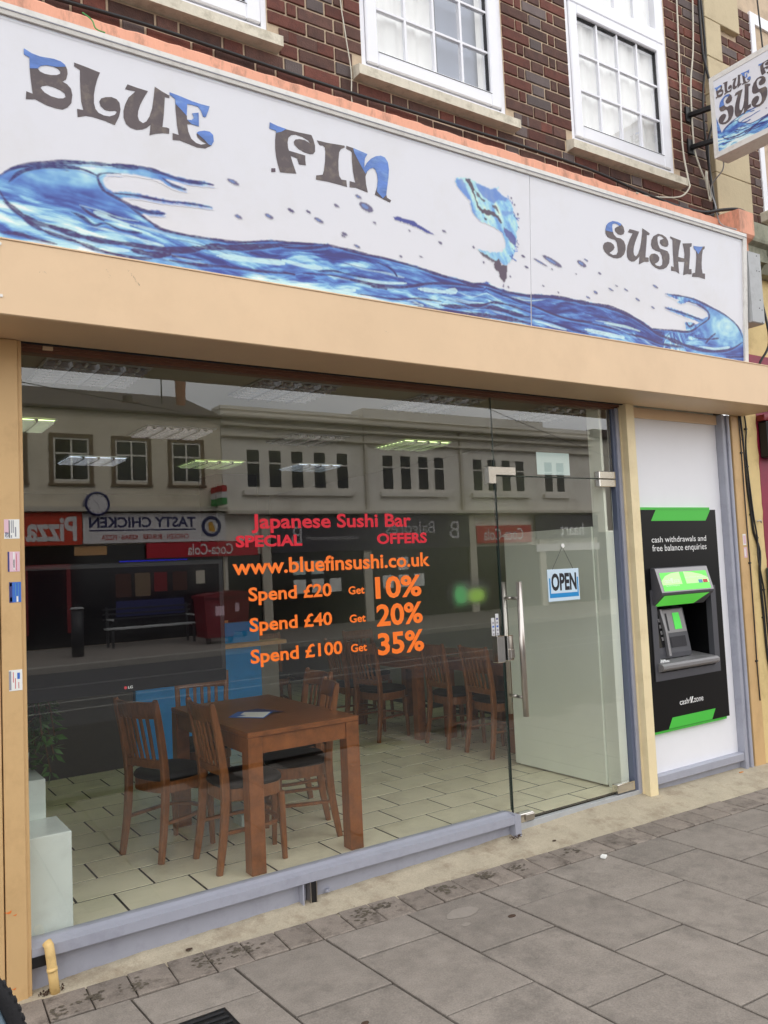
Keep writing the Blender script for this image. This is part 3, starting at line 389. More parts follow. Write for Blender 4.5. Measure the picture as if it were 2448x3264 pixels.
for cx, cy, rx, ry in ((2.36, -.56, .085, .045), (2.3, -.66, .022, .014)):
    k = 26; ph_ = [rm.uniform(0, 6) for _ in range(3)]
    MB().add([(cx + rx * math.cos(t) * (1 + .06 * math.sin(3 * t + ph_[0]) + .04 * math.sin(7 * t + ph_[1])), cy + ry * math.sin(t) * (1 + .08 * math.sin(4 * t + ph_[2])), gz(cx + rx * math.cos(t), cy + ry * math.sin(t)) + .0024) for t in [2 * math.pi * j / k for j in range(k)]], [tuple(range(k))]).build('pale_stain', 'pale_stain', pave)
# cement fillet between the blocks and the shop front, rising to the threshold
base = [(-.6, -.085), (.64, -.082), (.9, -.058), (1.5, -.045), (2.2, -.028), (2.9, -.018), (3.2, -.006), (3.7, .008), (4.3, .004), (4.6, -.012), (5.3, -.02), (5.7, -.03), (7.5, -.03)]
v = []; f = []
NX, NY = 240, 14
def base_z(x):
    for (a, za), (b, zb) in zip(base[:-1], base[1:]):
        if a <= x <= b: return za + (zb - za) * (x - a) / (b - a)
    return -.03
nr = random.Random(11)
ph = [nr.uniform(0, 6) for _ in range(6)]
for i in range(NX + 1):
    x = -.6 + 8.1 * i / NX
    ye = -.335 + (x - .94) * TH + .176 + .012 * math.sin(x * 7 + ph[0]) + .01 * math.sin(x * 17 + ph[1]) + .006 * math.sin(x * 41 + ph[2])
    for j in range(NY + 1):
        t = j / NY; y = .02 + (ye - .02) * t
        z = base_z(x) * (1 - t) ** 1.3 + (gz(x, ye) - .004) * (1 - (1 - t) ** 1.3) + .0025 * math.sin(x * 23 + t * 9) * math.sin(t * math.pi) + .002 * math.sin(x * 61 + t * 21) * math.sin(t * math.pi)
        v.append((x, y, z))
for i in range(NX):
    for j in range(NY):
        a = i * (NY + 1) + j; f.append((a, a + 1, a + NY + 2, a + NY + 1))
tag(MB().add(v, f).build('cement_strip', 'cement', smooth=True), kind='structure')
# road, kerbs and the far side
tag(MB().box(-40, 60, -6.18, -6.0, -.4, -.185, .01).build('near_kerb', 'kerb'), kind='structure')
sheet('road', -40, 60, -13.6, -6.18, 0, 'asphalt', lambda x, y: -.29)
for n_, yy in (('road_line', -8.5), ('road_line', -9.35)):
    tag(MB().box(-30, 50, yy - .05, yy + .05, -.2885, -.286).build(n_, 'road_white'), kind='structure')
tag(MB().box(-40, 60, -13.78, -13.6, -.4, -.165, .01).build('far_kerb', 'kerb'), kind='structure')
sheet('far_pavement', -40, 60, -60, -13.78, 0, 'far_paving', lambda x, y: -.17)
sheet('ground', -300, 300, -300, 300, 0, 'asphalt', lambda x, y: -.62)
# litter
def litter(name, label, cat, x, y, sx, sy, m, rot, h=.004):
    o = MB().box(-sx, sx, -sy, sy, 0, h, .0008).build(name, m); o.location = (x, y, gz(x, y) + .003); o.rotation_euler = (0, .05, rot); tag(o, label, cat); return o
litter('paper_scrap', 'small folded white paper scrap on a grey paving slab', 'litter', 3.328, -.525, .019, .013, 'paper', .5, .012)
litter('cigarette_packet_scrap', 'flat white scrap on the cement by the glass door', 'litter', 3.62, -.085, .018, .006, 'paper', .2, .006)
litter('cigarette_end', 'small orange cigarette end on the cement before the door', 'litter', 3.84, -.12, .012, .005, 'cig', -.3, .007)
litter('cigarette_end', 'orange cigarette end by the foot of the right grey frame', 'litter', 5.2, -.09, .022, .005, 'cig', .1, .008)
litter('blue_scrap', 'crumpled pale blue scrap beside the metal bracket', 'litter', 1.97, -.03, .018, .008, 'frame_grey', .9, .012).location.z = base_z(1.97) + .002
for x, y, s, lb in ((2.508, -.724, .016, 'largest dark gum spot, in the middle of a slab in front of the window'), (1.55, -1.02, .012, 'dark gum spot on a slab towards the lower edge'), (1.25, -.12, .012, 'dark gum spot on the cement strip at the left'), (3.3, -.2, .01, 'dark gum spot on the cement before the door')):
    n_ = MB().disc((0, 0, 0), s, 'z', .002, 9).build('chewing_gum', 'soil'); n_.location = (x, y, gz(x, y) + .0012 + (.0 if y < -.2 else .008)); n_.scale = (1.3, .8, 1)
    tag(n_, lb, 'gum', 'gum spots on the pavement')
# ================================================================== SHOP FRONT
shop = thing('shop_front', 'grey framed shop front of full height glass under a beige shutter box', 'shop front', (2.9, 0, 0))
bx('kick_panel', 'frame_grey', shop, .64, 3.142, -.02, .03, -.16, .05)
MB().prism([(-.065, .046), (.03, .046), (.03, .101), (-.006, .101), (-.03, .094), (-.065, .088)], .646, 3.142, 'x').build('sill_rail', 'frame_grey', shop)
MB().prism([(3.142, -.06), (3.186, -.06), (3.186, .088), (3.142, .099)], -.067, .03, 'y').build('sill_end_cap', 'frame_grey', shop)
bx('threshold', 'metal_grey', shop, 3.19, 4.26, -.02, .05, -.06, .022)
MB().prism([(-.045, 2.6), (-.045, 2.469), (-.028, 2.466), (-.028, 2.457), (-.012, 2.455), (-.012, 2.443), (.05, 2.443), (.05, 2.6)], .55, 4.262, 'x').build('lintel', 'lintel_brown', shop)
bx('lintel_clip', 'beige', shop, .735, .775, -.034, -.02, 2.452, 2.47, .001)
pane = bx('window_pane', 'shop_pane', shop, .60, 3.184, 0, .012, .098, 2.46, 0)
pane2 = bx('transom_pane', 'shop_pane', shop, 3.190, 4.205, 0, .012, 1.992, 2.46, 0)
MB().box(3.1843, 3.1897, -.001, .013, .1, 1.99).box(3.1843, 3.1897, -.001, .013, 1.992, 2.452).build('pane_joint', 'glass_edge', shop)
MB().box(3.19, 4.205, -.0005, .0125, 1.986, 1.9915).build('transom_edge', 'glass_edge', shop)
MB().box(4.205, 4.232, -.012, .06, .02, 2.45, .003).build('door_jamb', 'frame_dark', shop)
MB().box(4.232, 4.262, -.022, .06, .0, 2.45, .003).build('jamb_trim', 'frame_grey', shop)
# shutter guide post, cream, hollow on the side
MB().box(4.262, 4.338, -.082, -.074, -.075, 2.469).box(4.262, 4.27, -.074, -.05, -.06, 2.469).box(4.262, 4.27, -.03, .0, -.04, 2.469).box(4.266, 4.338, -.05, -.03, -.04, 2.469).box(4.33, 4.338, -.074, .0, -.04, 2.469).build('shutter_guide', 'cream', shop)
for z in (.45, 1.0, 1.55, 2.0): MB().disc((0, 0, 0), .004, 'y', .003, 8).build('screw', 'steel', shop).matrix_local = Matrix.Translation(Vector((4.261, -.015, z)) - pos(shop)) @ Matrix.Rotation(math.radians(-90), 4, 'Z')
# cash machine bay: white panel with an opening, grey frame
PX0, PX1 = 4.338, 5.31
wp = MB(); OX0, OX1, OZ0, OZ1 = 4.435, 5.125, .672, 1.262
wp.box(PX0, OX0, -.004, .03, .085, 2.40).box(OX1, PX1, -.004, .03, .085, 2.40).box(OX0, OX1, -.004, .03, .085, OZ0).box(OX0, OX1, -.004, .03, OZ1, 2.40)
wp.build('white_panel', 'white_panel', shop)
bx('panel_head', 'beige', shop, PX0, 5.31, -.02, .05, 2.40, 2.468)
bx('bay_sill', 'frame_grey', shop, PX0, 5.315, -.05, .03, .028, .085, .006); bx('bay_kick', 'frame_grey', shop, PX0, 5.36, -.012, .03, -.15, .028)
MB().box(5.312, 5.345, -.06, .03, -.05, 2.47, .005).box(5.345, 5.375, -.045, .03, -.05, 2.47, .005).box(5.375, 5.405, -.06, .03, -.05, 2.47, .005).build('bay_frame', 'frame_grey', shop)
bx('dark_gap', 'black', shop, 5.405, 5.425, -.04, .03, -.05, 2.47, 0)
# bracket and rubbish below the sill
br = thing('steel_bracket', 'short bent steel channel standing under the sill rail', 'bracket', (1.86, -.03, -.05))
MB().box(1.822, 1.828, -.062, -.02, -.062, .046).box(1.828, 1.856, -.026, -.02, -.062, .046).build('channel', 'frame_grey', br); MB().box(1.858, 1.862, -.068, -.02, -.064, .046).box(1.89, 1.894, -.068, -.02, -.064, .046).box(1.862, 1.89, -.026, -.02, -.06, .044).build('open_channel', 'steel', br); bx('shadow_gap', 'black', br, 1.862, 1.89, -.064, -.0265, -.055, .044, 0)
ps = thing('pipe_stub', 'short cream painted waste pipe at the foot of the left pillar', 'pipe', (.715, -.085, -.09))
MB().tube([(.722, -.095, -.085), (.716, -.092, -.02), (.709, -.089, .055), (.704, -.087, .095), (.698, -.075, .106)], .0185, 14).build('pipe', 'pipe_cream', ps, True)
MB().tube([(.7135, -.0915, -.0), (.7125, -.091, .012)], .0205, 14).build('collar', 'pipe_cream', ps, True); MB().tube([(.7, -.08, .085), (.712, -.03, .08)], .012, 8).build('inlet', 'pipe_cream', ps, True)
MB().box(.646, .70, -.07, -.055, .018, .058).build('hole', 'black', ps)
db = MB(); r2 = random.Random(5)
for i in range(70):
    x = .66 + r2.random() * .09; y = -.07 - r2.random() * .03; z = base_z(x) - .012 + r2.random() * .016
    s = .004 + r2.random() * .006; db.add([(x, y, z), (x + s, y, z + s * .4), (x + s * .4, y - s, z + s * .3), (x + s * .3, y, z + s)], [(0, 1, 2), (0, 1, 3), (1, 2, 3), (0, 2, 3)])
tag(db.build('leaf_debris', 'soil'), 'brown leaf litter heaped behind the cream pipe stub', 'debris', kind='stuff')
db = MB()
for i in range(60):
    x = 3.07 + r2.random() * .09; y = -.085 - r2.random() * .03; z = base_z(x) - .006 + r2.random() * .012
    s = .003 + r2.random() * .006; db.add([(x, y, z), (x + s, y, z + s * .4), (x + s * .4, y - s, z + s * .3), (x + s * .3, y, z + s)], [(0, 1, 2), (0, 1, 3), (1, 2, 3), (0, 2, 3)])
tag(db.build('leaf_debris', 'soil'), 'brown crumbs gathered at the end of the sill rail', 'debris', kind='stuff')
# ------------------------------------------------------------------ glass door
door = thing('glass_door', 'frameless glass door with a long steel bar handle', 'door', (3.7, 0, .02))
bx('door_pane', 'shop_pane', door, 3.196, 4.16, 0, .012, .034, 1.984, 0)
MB().box(3.1925, 3.196, -.0005, .0125, .034, 1.984).build('door_edge', 'black', door)
MB().prism([(3.132, 1.942), (3.185, 1.942), (3.185, 1.993), (3.338, 1.993), (3.338, 2.037), (3.132, 2.037)], -.016, .028, 'y').build('corner_patch', 'chrome', door)
bx('top_pivot', 'chrome', door, 4.05, 4.2, -.018, .03, 1.988, 2.035, .003); bx('top_hinge', 'chrome', door, 4.05, 4.2, -.018, .03, 1.936, 1.984, .003)
bx('bottom_hinge', 'chrome', door, 4.04, 4.2, -.018, .03, .03, .085, .003); bx('bottom_patch', 'chrome', door, 3.196, 3.33, -.018, .03, .022, .07, .003); bx('floor_lock', 'steel', door, 3.262, 3.328, -.03, -.018, .03, .066, .003)
for yy in (-.062, .074):
    h = MB().tube([(3.272, yy, .615), (3.272, yy, 1.374)], .0165, 18).build('handle', 'steel', door, False)
    for p in h.data.polygons: p.use_smooth = len(p.vertices) == 4
    for z in (.72, 1.28): MB().tube([(3.272, yy, z), (3.272, 0 if yy < 0 else .012, z)], .0095, 12).build('handle_fixing', 'steel', door, True)
bx('lock_plate', 'chrome', door, 3.2, 3.246, -.02, .03, .93, 1.072, .003); bx('lock_cylinder', 'steel', door, 3.21, 3.24, -.034, -.02, .945, .995, .003); bx('keep_plate', 'chrome', door, 3.126, 3.182, -.02, .03, .925, 1.075, .003)
# ------------------------------------------------------------------ pillars
pl = thing('left_pillar', 'beige painted shutter pillar at the left edge of the window', 'pillar', (.6, -.04, -.09))
MB().box(.554, .63, -.08, -.0, -.12, 2.469, .004).build('face', 'beige_pillar', pl)
bx('side_board', 'beige_pillar', pl, .36, .549, -.078, .0, -.12, 2.469, .003); bx('return', 'beige_pillar', pl, .6, .645, -.07, .02, -.1, 2.469, .003)
for x, z, s in ((.562, .255, .012), (.585, .24, .007), (.578, -.03, .007)):
    flat('paint_chip', [[(x + s * a, z + s * b) for a, b in ((-1.2, .3), (-.2, .1), (1.1, .5), (.8, -.3), (.2, -.5), (-.5, -.2))]], lambda a, b: (a, -.0812, b), 'orange_paint', pl)
pr = thing('right_pilaster', 'cream painted pilaster with black cables beside the cash machine', 'pilaster', (5.6, -.05, -.05))
MB().box(5.425, 5.55, -.06, .04, -.1, 2.468, .004).build('board', 'beige_pillar', pr); MB().box(5.552, 5.765, -.05, .04, -.1, 2.9, .003).build('wall_face', 'cream_wall', pr)
# ------------------------------------------------------------------ roller shutter box
sb = thing('shutter_box', 'long beige roller shutter box under the fascia sign', 'shutter box', (2.9, -.2, 2.5))
MB().prism([(-.39, 2.476), (-.384, 2.472), (-.06, 2.470), (-.06, 2.755), (-.384, 2.755), (-.39, 2.75)], .05, 5.56, 'x').build('casing', 'beige', sb)
MB().box(.05, 5.55, -.394, -.35, 2.7515, 2.758, .001).build('top_lip', 'beige', sb)
bx('slot', 'black', sb, .55, 4.26, -.062, -.046, 2.465, 2.56, 0)
for x, z in ((.52, 2.733), (.522, 2.54), (5.4, 2.72), (5.405, 2.54), (5.415, 2.542)): MB().disc((x, -.3905, z), .006, 'y', .003, 10).build('screw', 'steel', sb)
scr = random.Random(2)
for x0, z0, x1, z1, n_ in ((.985, 2.715, 1.03, 2.655, 26), (.90, 2.70, .912, 2.675, 7), (.655, 2.655, .68, 2.65, 7), (2.2, 2.62, 2.23, 2.6, 5)):
    m_ = MB()
    for i in range(n_):
        t = scr.random(); x = x0 + (x1 - x0) * t + scr.uniform(-.004, .004); z = z0 + (z1 - z0) * t + scr.uniform(-.004, .004); a = scr.uniform(.002, .007)
        m_.add([(x, -.3912, z), (x + a * .4, -.3912, z - a), (x + a * .55, -.3912, z - a * .9)], [(0, 1, 2)])
    m_.build('scratch', 'letter_dark', sb)
# ================================================================== FASCIA SIGN
def SY(z): return -.25 - .0623 * (z - 2.83)
def on_sign(d): return lambda a, b: (a, SY(b) - d, b)
sign = thing('fascia_sign', 'wide white fascia sign reading BLUE FIN SUSHI with a blue water wave', 'sign', (2.9, -.27, 2.8))
def sign_sheet(name, x0, x1, m):
    z0, z1 = 2.74, 3.70
    v = [(x0, SY(z0), z0), (x1, SY(z0), z0), (x1, SY(z1), z1), (x0, SY(z1), z1)]; v += [(a, b + .012, c) for a, b, c in v]
    return MB().add(v, [(0, 1, 2, 3), (7, 6, 5, 4), (0, 4, 5, 1), (1, 5, 6, 2), (2, 6, 7, 3), (3, 7, 4, 0)]).build(name, m, sign)
sign_sheet('panel', .05, 3.3035, 'sign_white'); sign_sheet('panel', 3.3065, 5.345, 'sign_white'); MB().add([(3.3035, SY(2.74) + .004, 2.74), (3.3065, SY(2.74) + .004, 2.74), (3.3065, SY(3.68) + .004, 3.68), (3.3035, SY(3.68) + .004, 3.68)], [(0, 1, 2, 3)]).build('panel_joint', 'ink', sign)
MB().prism([(SY(3.668) - .012, 3.668), (SY(3.668) - .003, 3.668), (SY(3.715) + .06, 3.712), (SY(3.715) - .012, 3.712), (SY(3.71) - .014, 3.69)], .05, 5.372, 'x').build('top_frame', 'sign_frame', sign)
MB().box(.05, 5.372, SY(3.69) - .0165, SY(3.69) - .01, 3.684, 3.688).build('frame_groove', 'sticker_grey', sign)
v = [(5.336, SY(2.74) - .013, 2.74), (5.376, SY(2.74) - .013, 2.74), (5.376, SY(3.712) - .013, 3.712), (5.336, SY(3.712) - .013, 3.712)]; v += [(a, b + .075, c) for a, b, c in v]
MB().add(v, [(0, 1, 2, 3), (7, 6, 5, 4), (0, 4, 5, 1), (1, 5, 6, 2), (2, 6, 7, 3), (3, 7, 4, 0)]).build('side_frame', 'sign_frame', sign)
MB().add([(.05, -.2, 2.74), (5.34, -.2, 2.74), (5.34, -.2, 3.7), (.05, -.2, 3.7)], [(0, 1, 2, 3)]).build('sign_back', 'metal_grey', sign)
# printed water and fish: the flat print is worked out as a colour per point of a fine grid laid on the panel
RX0, RX1, RZ0, RZ1, RS = .06, 5.335, 2.745, 3.665, .0036
NXR, NZR = int((RX1 - RX0) / RS), int((RZ1 - RZ0) / RS)
GX, GZ = np.meshgrid(RX0 + (np.arange(NXR) + .5) * RS, RZ0 + (np.arange(NZR) + .5) * RS)
npr = np.random.RandomState(5)
LAT = npr.rand(256, 256)
def vnoise(u, v):
    iu, iv = np.floor(u).astype(int), np.floor(v).astype(int); fu, fv = u - iu, v - iv; fu = fu * fu * (3 - 2 * fu); fv = fv * fv * (3 - 2 * fv)
    g = lambda a, b: LAT[a % 256, b % 256]
    return (g(iu, iv) * (1 - fu) + g(iu + 1, iv) * fu) * (1 - fv) + (g(iu, iv + 1) * (1 - fu) + g(iu + 1, iv + 1) * fu) * fv
def fbm(u, v, o=4): return sum(vnoise(u * 2 ** k + 17 * k, v * 2 ** k + 31 * k) * .5 ** k for k in range(o)) / sum(.5 ** k for k in range(o))
def poly_mask(poly, blur=2, rough=0.):
    x, z = GX, GZ
    if rough: x = x + (fbm(GX * 60, GZ * 60, 2) - .5) * rough; z = z + (fbm(GX * 60 + 50, GZ * 60 + 9, 2) - .5) * rough
    xs = [p[0] for p in poly]; zs = [p[1] for p in poly]
    i0, i1 = max(0, int((min(xs) - RX0) / RS) - 8), min(NXR, int((max(xs) - RX0) / RS) + 8); j0, j1 = max(0, int((min(zs) - RZ0) / RS) - 8), min(NZR, int((max(zs) - RZ0) / RS) + 8)
    m = np.zeros(GX.shape); X_, Z_ = x[j0:j1, i0:i1], z[j0:j1, i0:i1]; c = np.zeros(X_.shape, bool)
    for k in range(len(poly)):
        a, b = poly[k - 1], poly[k]
        if a[1] == b[1]: continue
        c ^= ((a[1] > Z_) != (b[1] > Z_)) & (X_ < (b[0] - a[0]) * (Z_ - a[1]) / (b[1] - a[1]) + a[0])
    m[j0:j1, i0:i1] = c
    for _ in range(blur): m = (m + np.roll(m, 1, 0) + np.roll(m, -1, 0) + np.roll(m, 1, 1) + np.roll(m, -1, 1)) / 5
    return m
IMG = np.empty(GX.shape + (3,)); WHITE = np.array(lin((227, 227, 234))); IMG[:] = WHITE; COVER = np.zeros(GX.shape)
def lay(colr, alpha):
    global IMG, COVER
    colr = np.asarray(colr); a = np.clip(alpha, 0, 1)[..., None]; IMG = IMG * (1 - a) + colr * a; COVER = np.maximum(COVER, a[..., 0])
def ramp(t, stops):
    t = np.clip(t, 0, 1); out = np.zeros(t.shape + (3,)); ps = [s_[0] for s_ in stops]; cs = np.array([lin(s_[1]) for s_ in stops])
    for k in range(3): out[..., k] = np.interp(t, ps, cs[:, k])
    return out
def stroke(pts, wd, colr, alpha=.92, seed=0):
    p = smooth_pts(pts, 6); q = np.array([(v_.x, v_.y) for v_ in p]); n = len(q); r_ = random.Random(seed); wob = [r_.uniform(.55, 1.35) for _ in range(n // 3 + 3)]
    i0, i1 = max(0, int((q[:, 0].min() - .04 - RX0) / RS)), min(NXR, int((q[:, 0].max() + .04 - RX0) / RS)); j0, j1 = max(0, int((q[:, 1].min() - .04 - RZ0) / RS)), min(NZR, int((q[:, 1].max() + .04 - RZ0) / RS))
    if i1 <= i0 or j1 <= j0: return
    X_, Z_ = GX[j0:j1, i0:i1], GZ[j0:j1, i0:i1]; best = np.full(X_.shape, -9.)
    for k in range(n - 1):
        a, b = q[k], q[k + 1]; d = b - a; L2 = max(1e-9, (d ** 2).sum()); t = np.clip(((X_ - a[0]) * d[0] + (Z_ - a[1]) * d[1]) / L2, 0, 1)
        tt = (k + .5) / n; ww = wd * .5 * min(1, 5 * tt + .15, 5 * (1 - tt) + .15) * (wob[k // 3] * .5 + wob[(k + 1) // 3] * .5)
        best = np.maximum(best, ww - np.hypot(X_ - a[0] - t * d[0], Z_ - a[1] - t * d[1]))
    al = np.zeros(GX.shape); al[j0:j1, i0:i1] = np.clip(.5 + best / (2 * RS * .8), 0, 1) * alpha * (.75 + .4 * vnoise(X_ * 70, Z_ * 160)); lay(colr, al)
# height of the water surface along the sign
surf = np.array([(.0, 3.2), (.4, 3.19), (.8, 3.16), (1.2, 3.1), (1.45, 3.05), (1.62, 3.02)] + sorted([p for p in WAVE if 1.65 < p[0] < 4.6 and p[1] < 3.12], key=lambda p: p[0]) + [(4.7, 2.9), (4.95, 2.92), (5.2, 2.93), (5.35, 2.94)])
TOP = np.interp(GX, surf[:, 0], surf[:, 1]); DEP = TOP - GZ
flow = fbm(GX * 3.2 + fbm(GX * 4, GZ * 9) * 1.6, DEP * 26 + fbm(GX * 5 + 7, GZ * 8) * 2.2, 5)
fineN = fbm(GX * 14, DEP * 95 + 3 * flow, 4)
t_w = .24 + 1.6 * np.clip(DEP, 0, .24) * (.5 + flow) + (flow - .5) * 1.5 + (fineN - .5) * .6
def bulb(cx, cz, rx, rz, sgn):
    R_b = np.hypot((GX - cx) / rx, (GZ - cz) / rz); A_b = np.arctan2(GZ - cz, GX - cx)
    t = .86 - .62 * R_b ** 1.5 + (fbm(GX * 5 + R_b * sgn, R_b * 4 + 3, 4) - .5) * .6 + (fbm(GX * 22, GZ * 26, 3) - .5) * .3
    return t, np.clip((1.25 - R_b) * 2.2, 0, 1)
t_w = np.where(DEP < .004, .5 + (fbm(GX * 30, GZ * 44, 3) - .5) * 1.2, t_w)
for cx, cz, rx, rz, sg in ((.83, 3.2, .42, .2, 1), (5.15, 3.03, .3, .16, -1)):
    tb, mb2 = bulb(cx, cz, rx, rz, sg); t_w = t_w * (1 - mb2) + tb * mb2
WCOL = ramp(t_w, [(0, (56, 56, 128)), (.2, (64, 84, 164)), (.38, (84, 124, 198)), (.55, (114, 168, 220)), (.72, (158, 210, 234)), (.95, (206, 238, 240)), (1, (232, 244, 244))])
halo = poly_mask(WAVE, 14) * .16; lay(lin((226, 220, 190)), halo)
lay(WCOL, poly_mask(WAVE, 1, .008))
DK, NV, LTC = lin((64, 46, 104)), lin((58, 72, 160)), lin((202, 236, 240))
WID = {'a': .017, 'b': .0135, 'c': .010, 'd': .023}
body_m = poly_mask(WAVE, 1)
rn_ = random.Random(9)
def inside(p, poly):
    c = False
    for i in range(len(poly)):
        a, b = poly[i - 1], poly[i]
        if (a[1] > p[1]) != (b[1] > p[1]) and p[0] < (b[0] - a[0]) * (p[1] - a[1]) / (b[1] - a[1]) + a[0]: c = not c
    return c
for i in range(170):
    x = rn_.uniform(.6, 5.1); zt_ = float(np.interp(x, surf[:, 0], surf[:, 1])); z = zt_ - rn_.uniform(.02, .3); L = rn_.uniform(.08, .36)
    pts = [(x + L * k / 3, float(np.interp(x + L * k / 3, surf[:, 0], surf[:, 1])) - (zt_ - z) + rn_.uniform(-.007, .007)) for k in range(4)]
    if x < 1.55: pts = [(x + L * k / 3, z - .08 * (L * k / 3) + rn_.uniform(-.006, .006)) for k in range(4)]
    if all(inside(q, WAVE) for q in pts): stroke(pts, rn_.choice([.004, .006, .009]), rn_.choice([NV, NV, LTC, LTC, DK, lin((92, 150, 222))]), rn_.uniform(.35, .8), i)
for k, (pts, wd) in enumerate(LIGHTS): stroke(pts, WID[wd] * 1.1, LTC, .8, k)
for k, (pts, wd) in enumerate(STROKES): stroke([(a + .004, b - .011) for a, b in pts], WID[wd] * .6, lin((92, 146, 220)), .55, 300 + k); stroke(pts, WID[wd], DK if k % 4 else lin((50, 42, 110)), .95, 100 + k)
def ellipse(cx, cz, rx, rz, tilt_=-.25, n=14):
    return [(cx + rx * math.cos(t) * math.cos(tilt_) - rz * math.sin(t) * math.sin(tilt_), cz + rx * math.cos(t) * math.sin(tilt_) + rz * math.sin(t) * math.cos(tilt_)) for t in [2 * math.pi * i / n for i in range(n)]]
for cx, cz, rx, rz in DROPS:
    lay(lin((74, 62, 110)), poly_mask(ellipse(cx, cz, rx, rz), 1) * .9)
    if rx > .018: lay(lin((110, 140, 200)), poly_mask(ellipse(cx - rx * .15, cz + rz * .1, rx * .5, rz * .45), 1) * .9)
lay(lin((64, 72, 150)), poly_mask(SPLASH[0], 1, .006))
# leaping fish
fx, fz = FISH['body'][0]
t_f = .62 + (fbm((GX + GZ * .6) * 26, (GZ - GX * .5) * 9, 4) - .5) * .9 + (fbm(GX * 60, GZ * 60, 2) - .5) * .25
FCOL = ramp(t_f, [(0, (84, 118, 200)), (.35, (110, 160, 222)), (.6, (150, 206, 236)), (.8, (190, 232, 232)), (1, (226, 242, 224))])
lay(FCOL, poly_mask(FISH['body'], 1, .012))
BRN = lin((88, 72, 90))
for k_, c_, a_ in (('blue1', lin((86, 118, 204)), .8), ('blue2', lin((92, 124, 208)), .75), ('blue3', lin((96, 126, 208)), .6), ('patch3', lin((82, 74, 150)), .9), ('tail', BRN, 1), ('belly', BRN, .95), ('stripe', BRN, 1), ('patch1', BRN, .9), ('patch2', BRN, .9), ('eye', lin((60, 52, 76)), 1)):
    lay(c_, poly_mask(FISH[k_], 2 if k_.startswith('blue') else 1, .01) * a_)
for i in range(26):
    p0 = FISH['body'][rn_.randrange(8, 20)]; stroke([p0, (p0[0] + rn_.uniform(-.02, .03), p0[1] + rn_.uniform(-.02, .02))], .006, rn_.choice([NV, lin((92, 140, 214))]), .8, i)
def print_mesh(name, sel, f3, parent, tf=lambda a, b: (a, b), step=1):
    """grid cells of the print (where anything is printed) as one mesh with its colours"""
    me = bpy.data.meshes.new(name); J_, I_ = np.nonzero(sel); idx = {}; vs = []; cols = []; fs = []; p = pos(parent)
    def vid(j, i):
        k = (j, i)
        if k not in idx:
            idx[k] = len(vs); a, b = tf(RX0 + i * RS, RZ0 + j * RS); q = f3(a, b); vs.append((q[0] - p.x, q[1] - p.y, q[2] - p.z)); jj, ii = min(j, NZR - 1), min(i, NXR - 1); cols.append(IMG[jj, ii])
        return idx[k]
    for j, i in zip(J_.tolist(), I_.tolist()): fs.append((vid(j, i), vid(j, i + 1), vid(j + 1, i + 1), vid(j + 1, i)))
    me.from_pydata(vs, [], fs); me.update(); at = me.color_attributes.new('print', 'FLOAT_COLOR', 'POINT')
    buf = np.ones((len(vs), 4), np.float32); buf[:, :3] = np.array(cols); at.data.foreach_set('color', buf.ravel())
    if me.polygons[0].normal.dot(Vector((-1, -1, 0))) < 0: me.flip_normals()
    return obj(name, me, 'sign_print', parent)
mp_ = bpy.data.materials.new('sign_print'); mp_.use_nodes = True; b_ = mp_.node_tree.nodes['Principled BSDF']; b_.inputs['Roughness'].default_value = .4; vc_ = mp_.node_tree.nodes.new('ShaderNodeVertexColor'); vc_.layer_name = 'print'; mp_.node_tree.links.new(vc_.outputs['Color'], b_.inputs['Base Color']); MATS['sign_print'] = mp_
SEL = COVER > .02; FISHM = poly_mask(FISH['body'], 6) + poly_mask(FISH['tail'], 6) > .01
joint_ = (GX > 3.3015) & (GX < 3.3085)
print_mesh('wave_print', SEL & ~FISHM & ~joint_, on_sign(.0012), sign); print_mesh('leaping_fish', SEL & FISHM & ~joint_, on_sign(.0012), sign)
for k_, rings in LETTERS.items():
    if k_ == 'Fdot': flat('letter_mark', rings, on_sign(.0016), 'fish_brown', sign); continue
    if 'blue' in k_: flat('letter_tint', rings, on_sign(.0024), 'letter_blue', sign)
    else: flat('letter', rings, on_sign(.0016), 'letter_dark', sign)
# ================================================================== PROJECTING SIGN
pj = thing('projecting_sign', 'white box sign on black brackets reading BLUE FIN SUSHI above the corbel', 'sign', (5.17, -.3, 4.45))
XF = 5.1; Y0, Y1, Z0, Z1 = -.295, -.98, 4.2, 4.775
bx('case', 'sign_frame', pj, XF + .004, XF + .15, Y1, Y0, Z0, Z1, .004)
MB().box(XF - .004, XF + .004, Y1, Y0, Z0, Z0 + .035).box(XF - .004, XF + .004, Y1, Y0, Z1 - .035, Z1).box(XF - .004, XF + .004, Y0 - .03, Y0, Z0 + .035, Z1 - .035).box(XF - .004, XF + .004, Y1, Y1 + .03, Z0 + .035, Z1 - .035).build('frame', 'sign_frame', pj)
bx('face', 'sign_white', pj, XF - .0005, XF + .004, Y1 + .03, Y0 - .03, Z0 + .035, Z1 - .035, 0)
def on_pj(d): return lambda a, b: (XF - .0005 - d, a, b)       # a = world Y, b = world Z
def remap(src, dst):
    (a0, a1, b0, b1), (c0, c1, d0, d1) = src, dst
    return lambda a, b: (c0 + (a - a0) / (a1 - a0) * (c1 - c0), d0 + (b - b0) / (b1 - b0) * (d1 - d0))
def put(keys, dst):
    pts = [q for k_ in keys for q in LETTERS[k_][0]]; src = (min(q[0] for q in pts), max(q[0] for q in pts), min(q[1] for q in pts), max(q[1] for q in pts)); tf = remap(src, dst)
    for k_ in keys:
        flat('letter_tint' if 'blue' in k_ else 'letter', [[tf(*q) for q in r] for r in LETTERS[k_]], on_pj(.003 if 'blue' in k_ else .002), 'letter_blue' if 'blue' in k_ else 'letter_dark', pj)
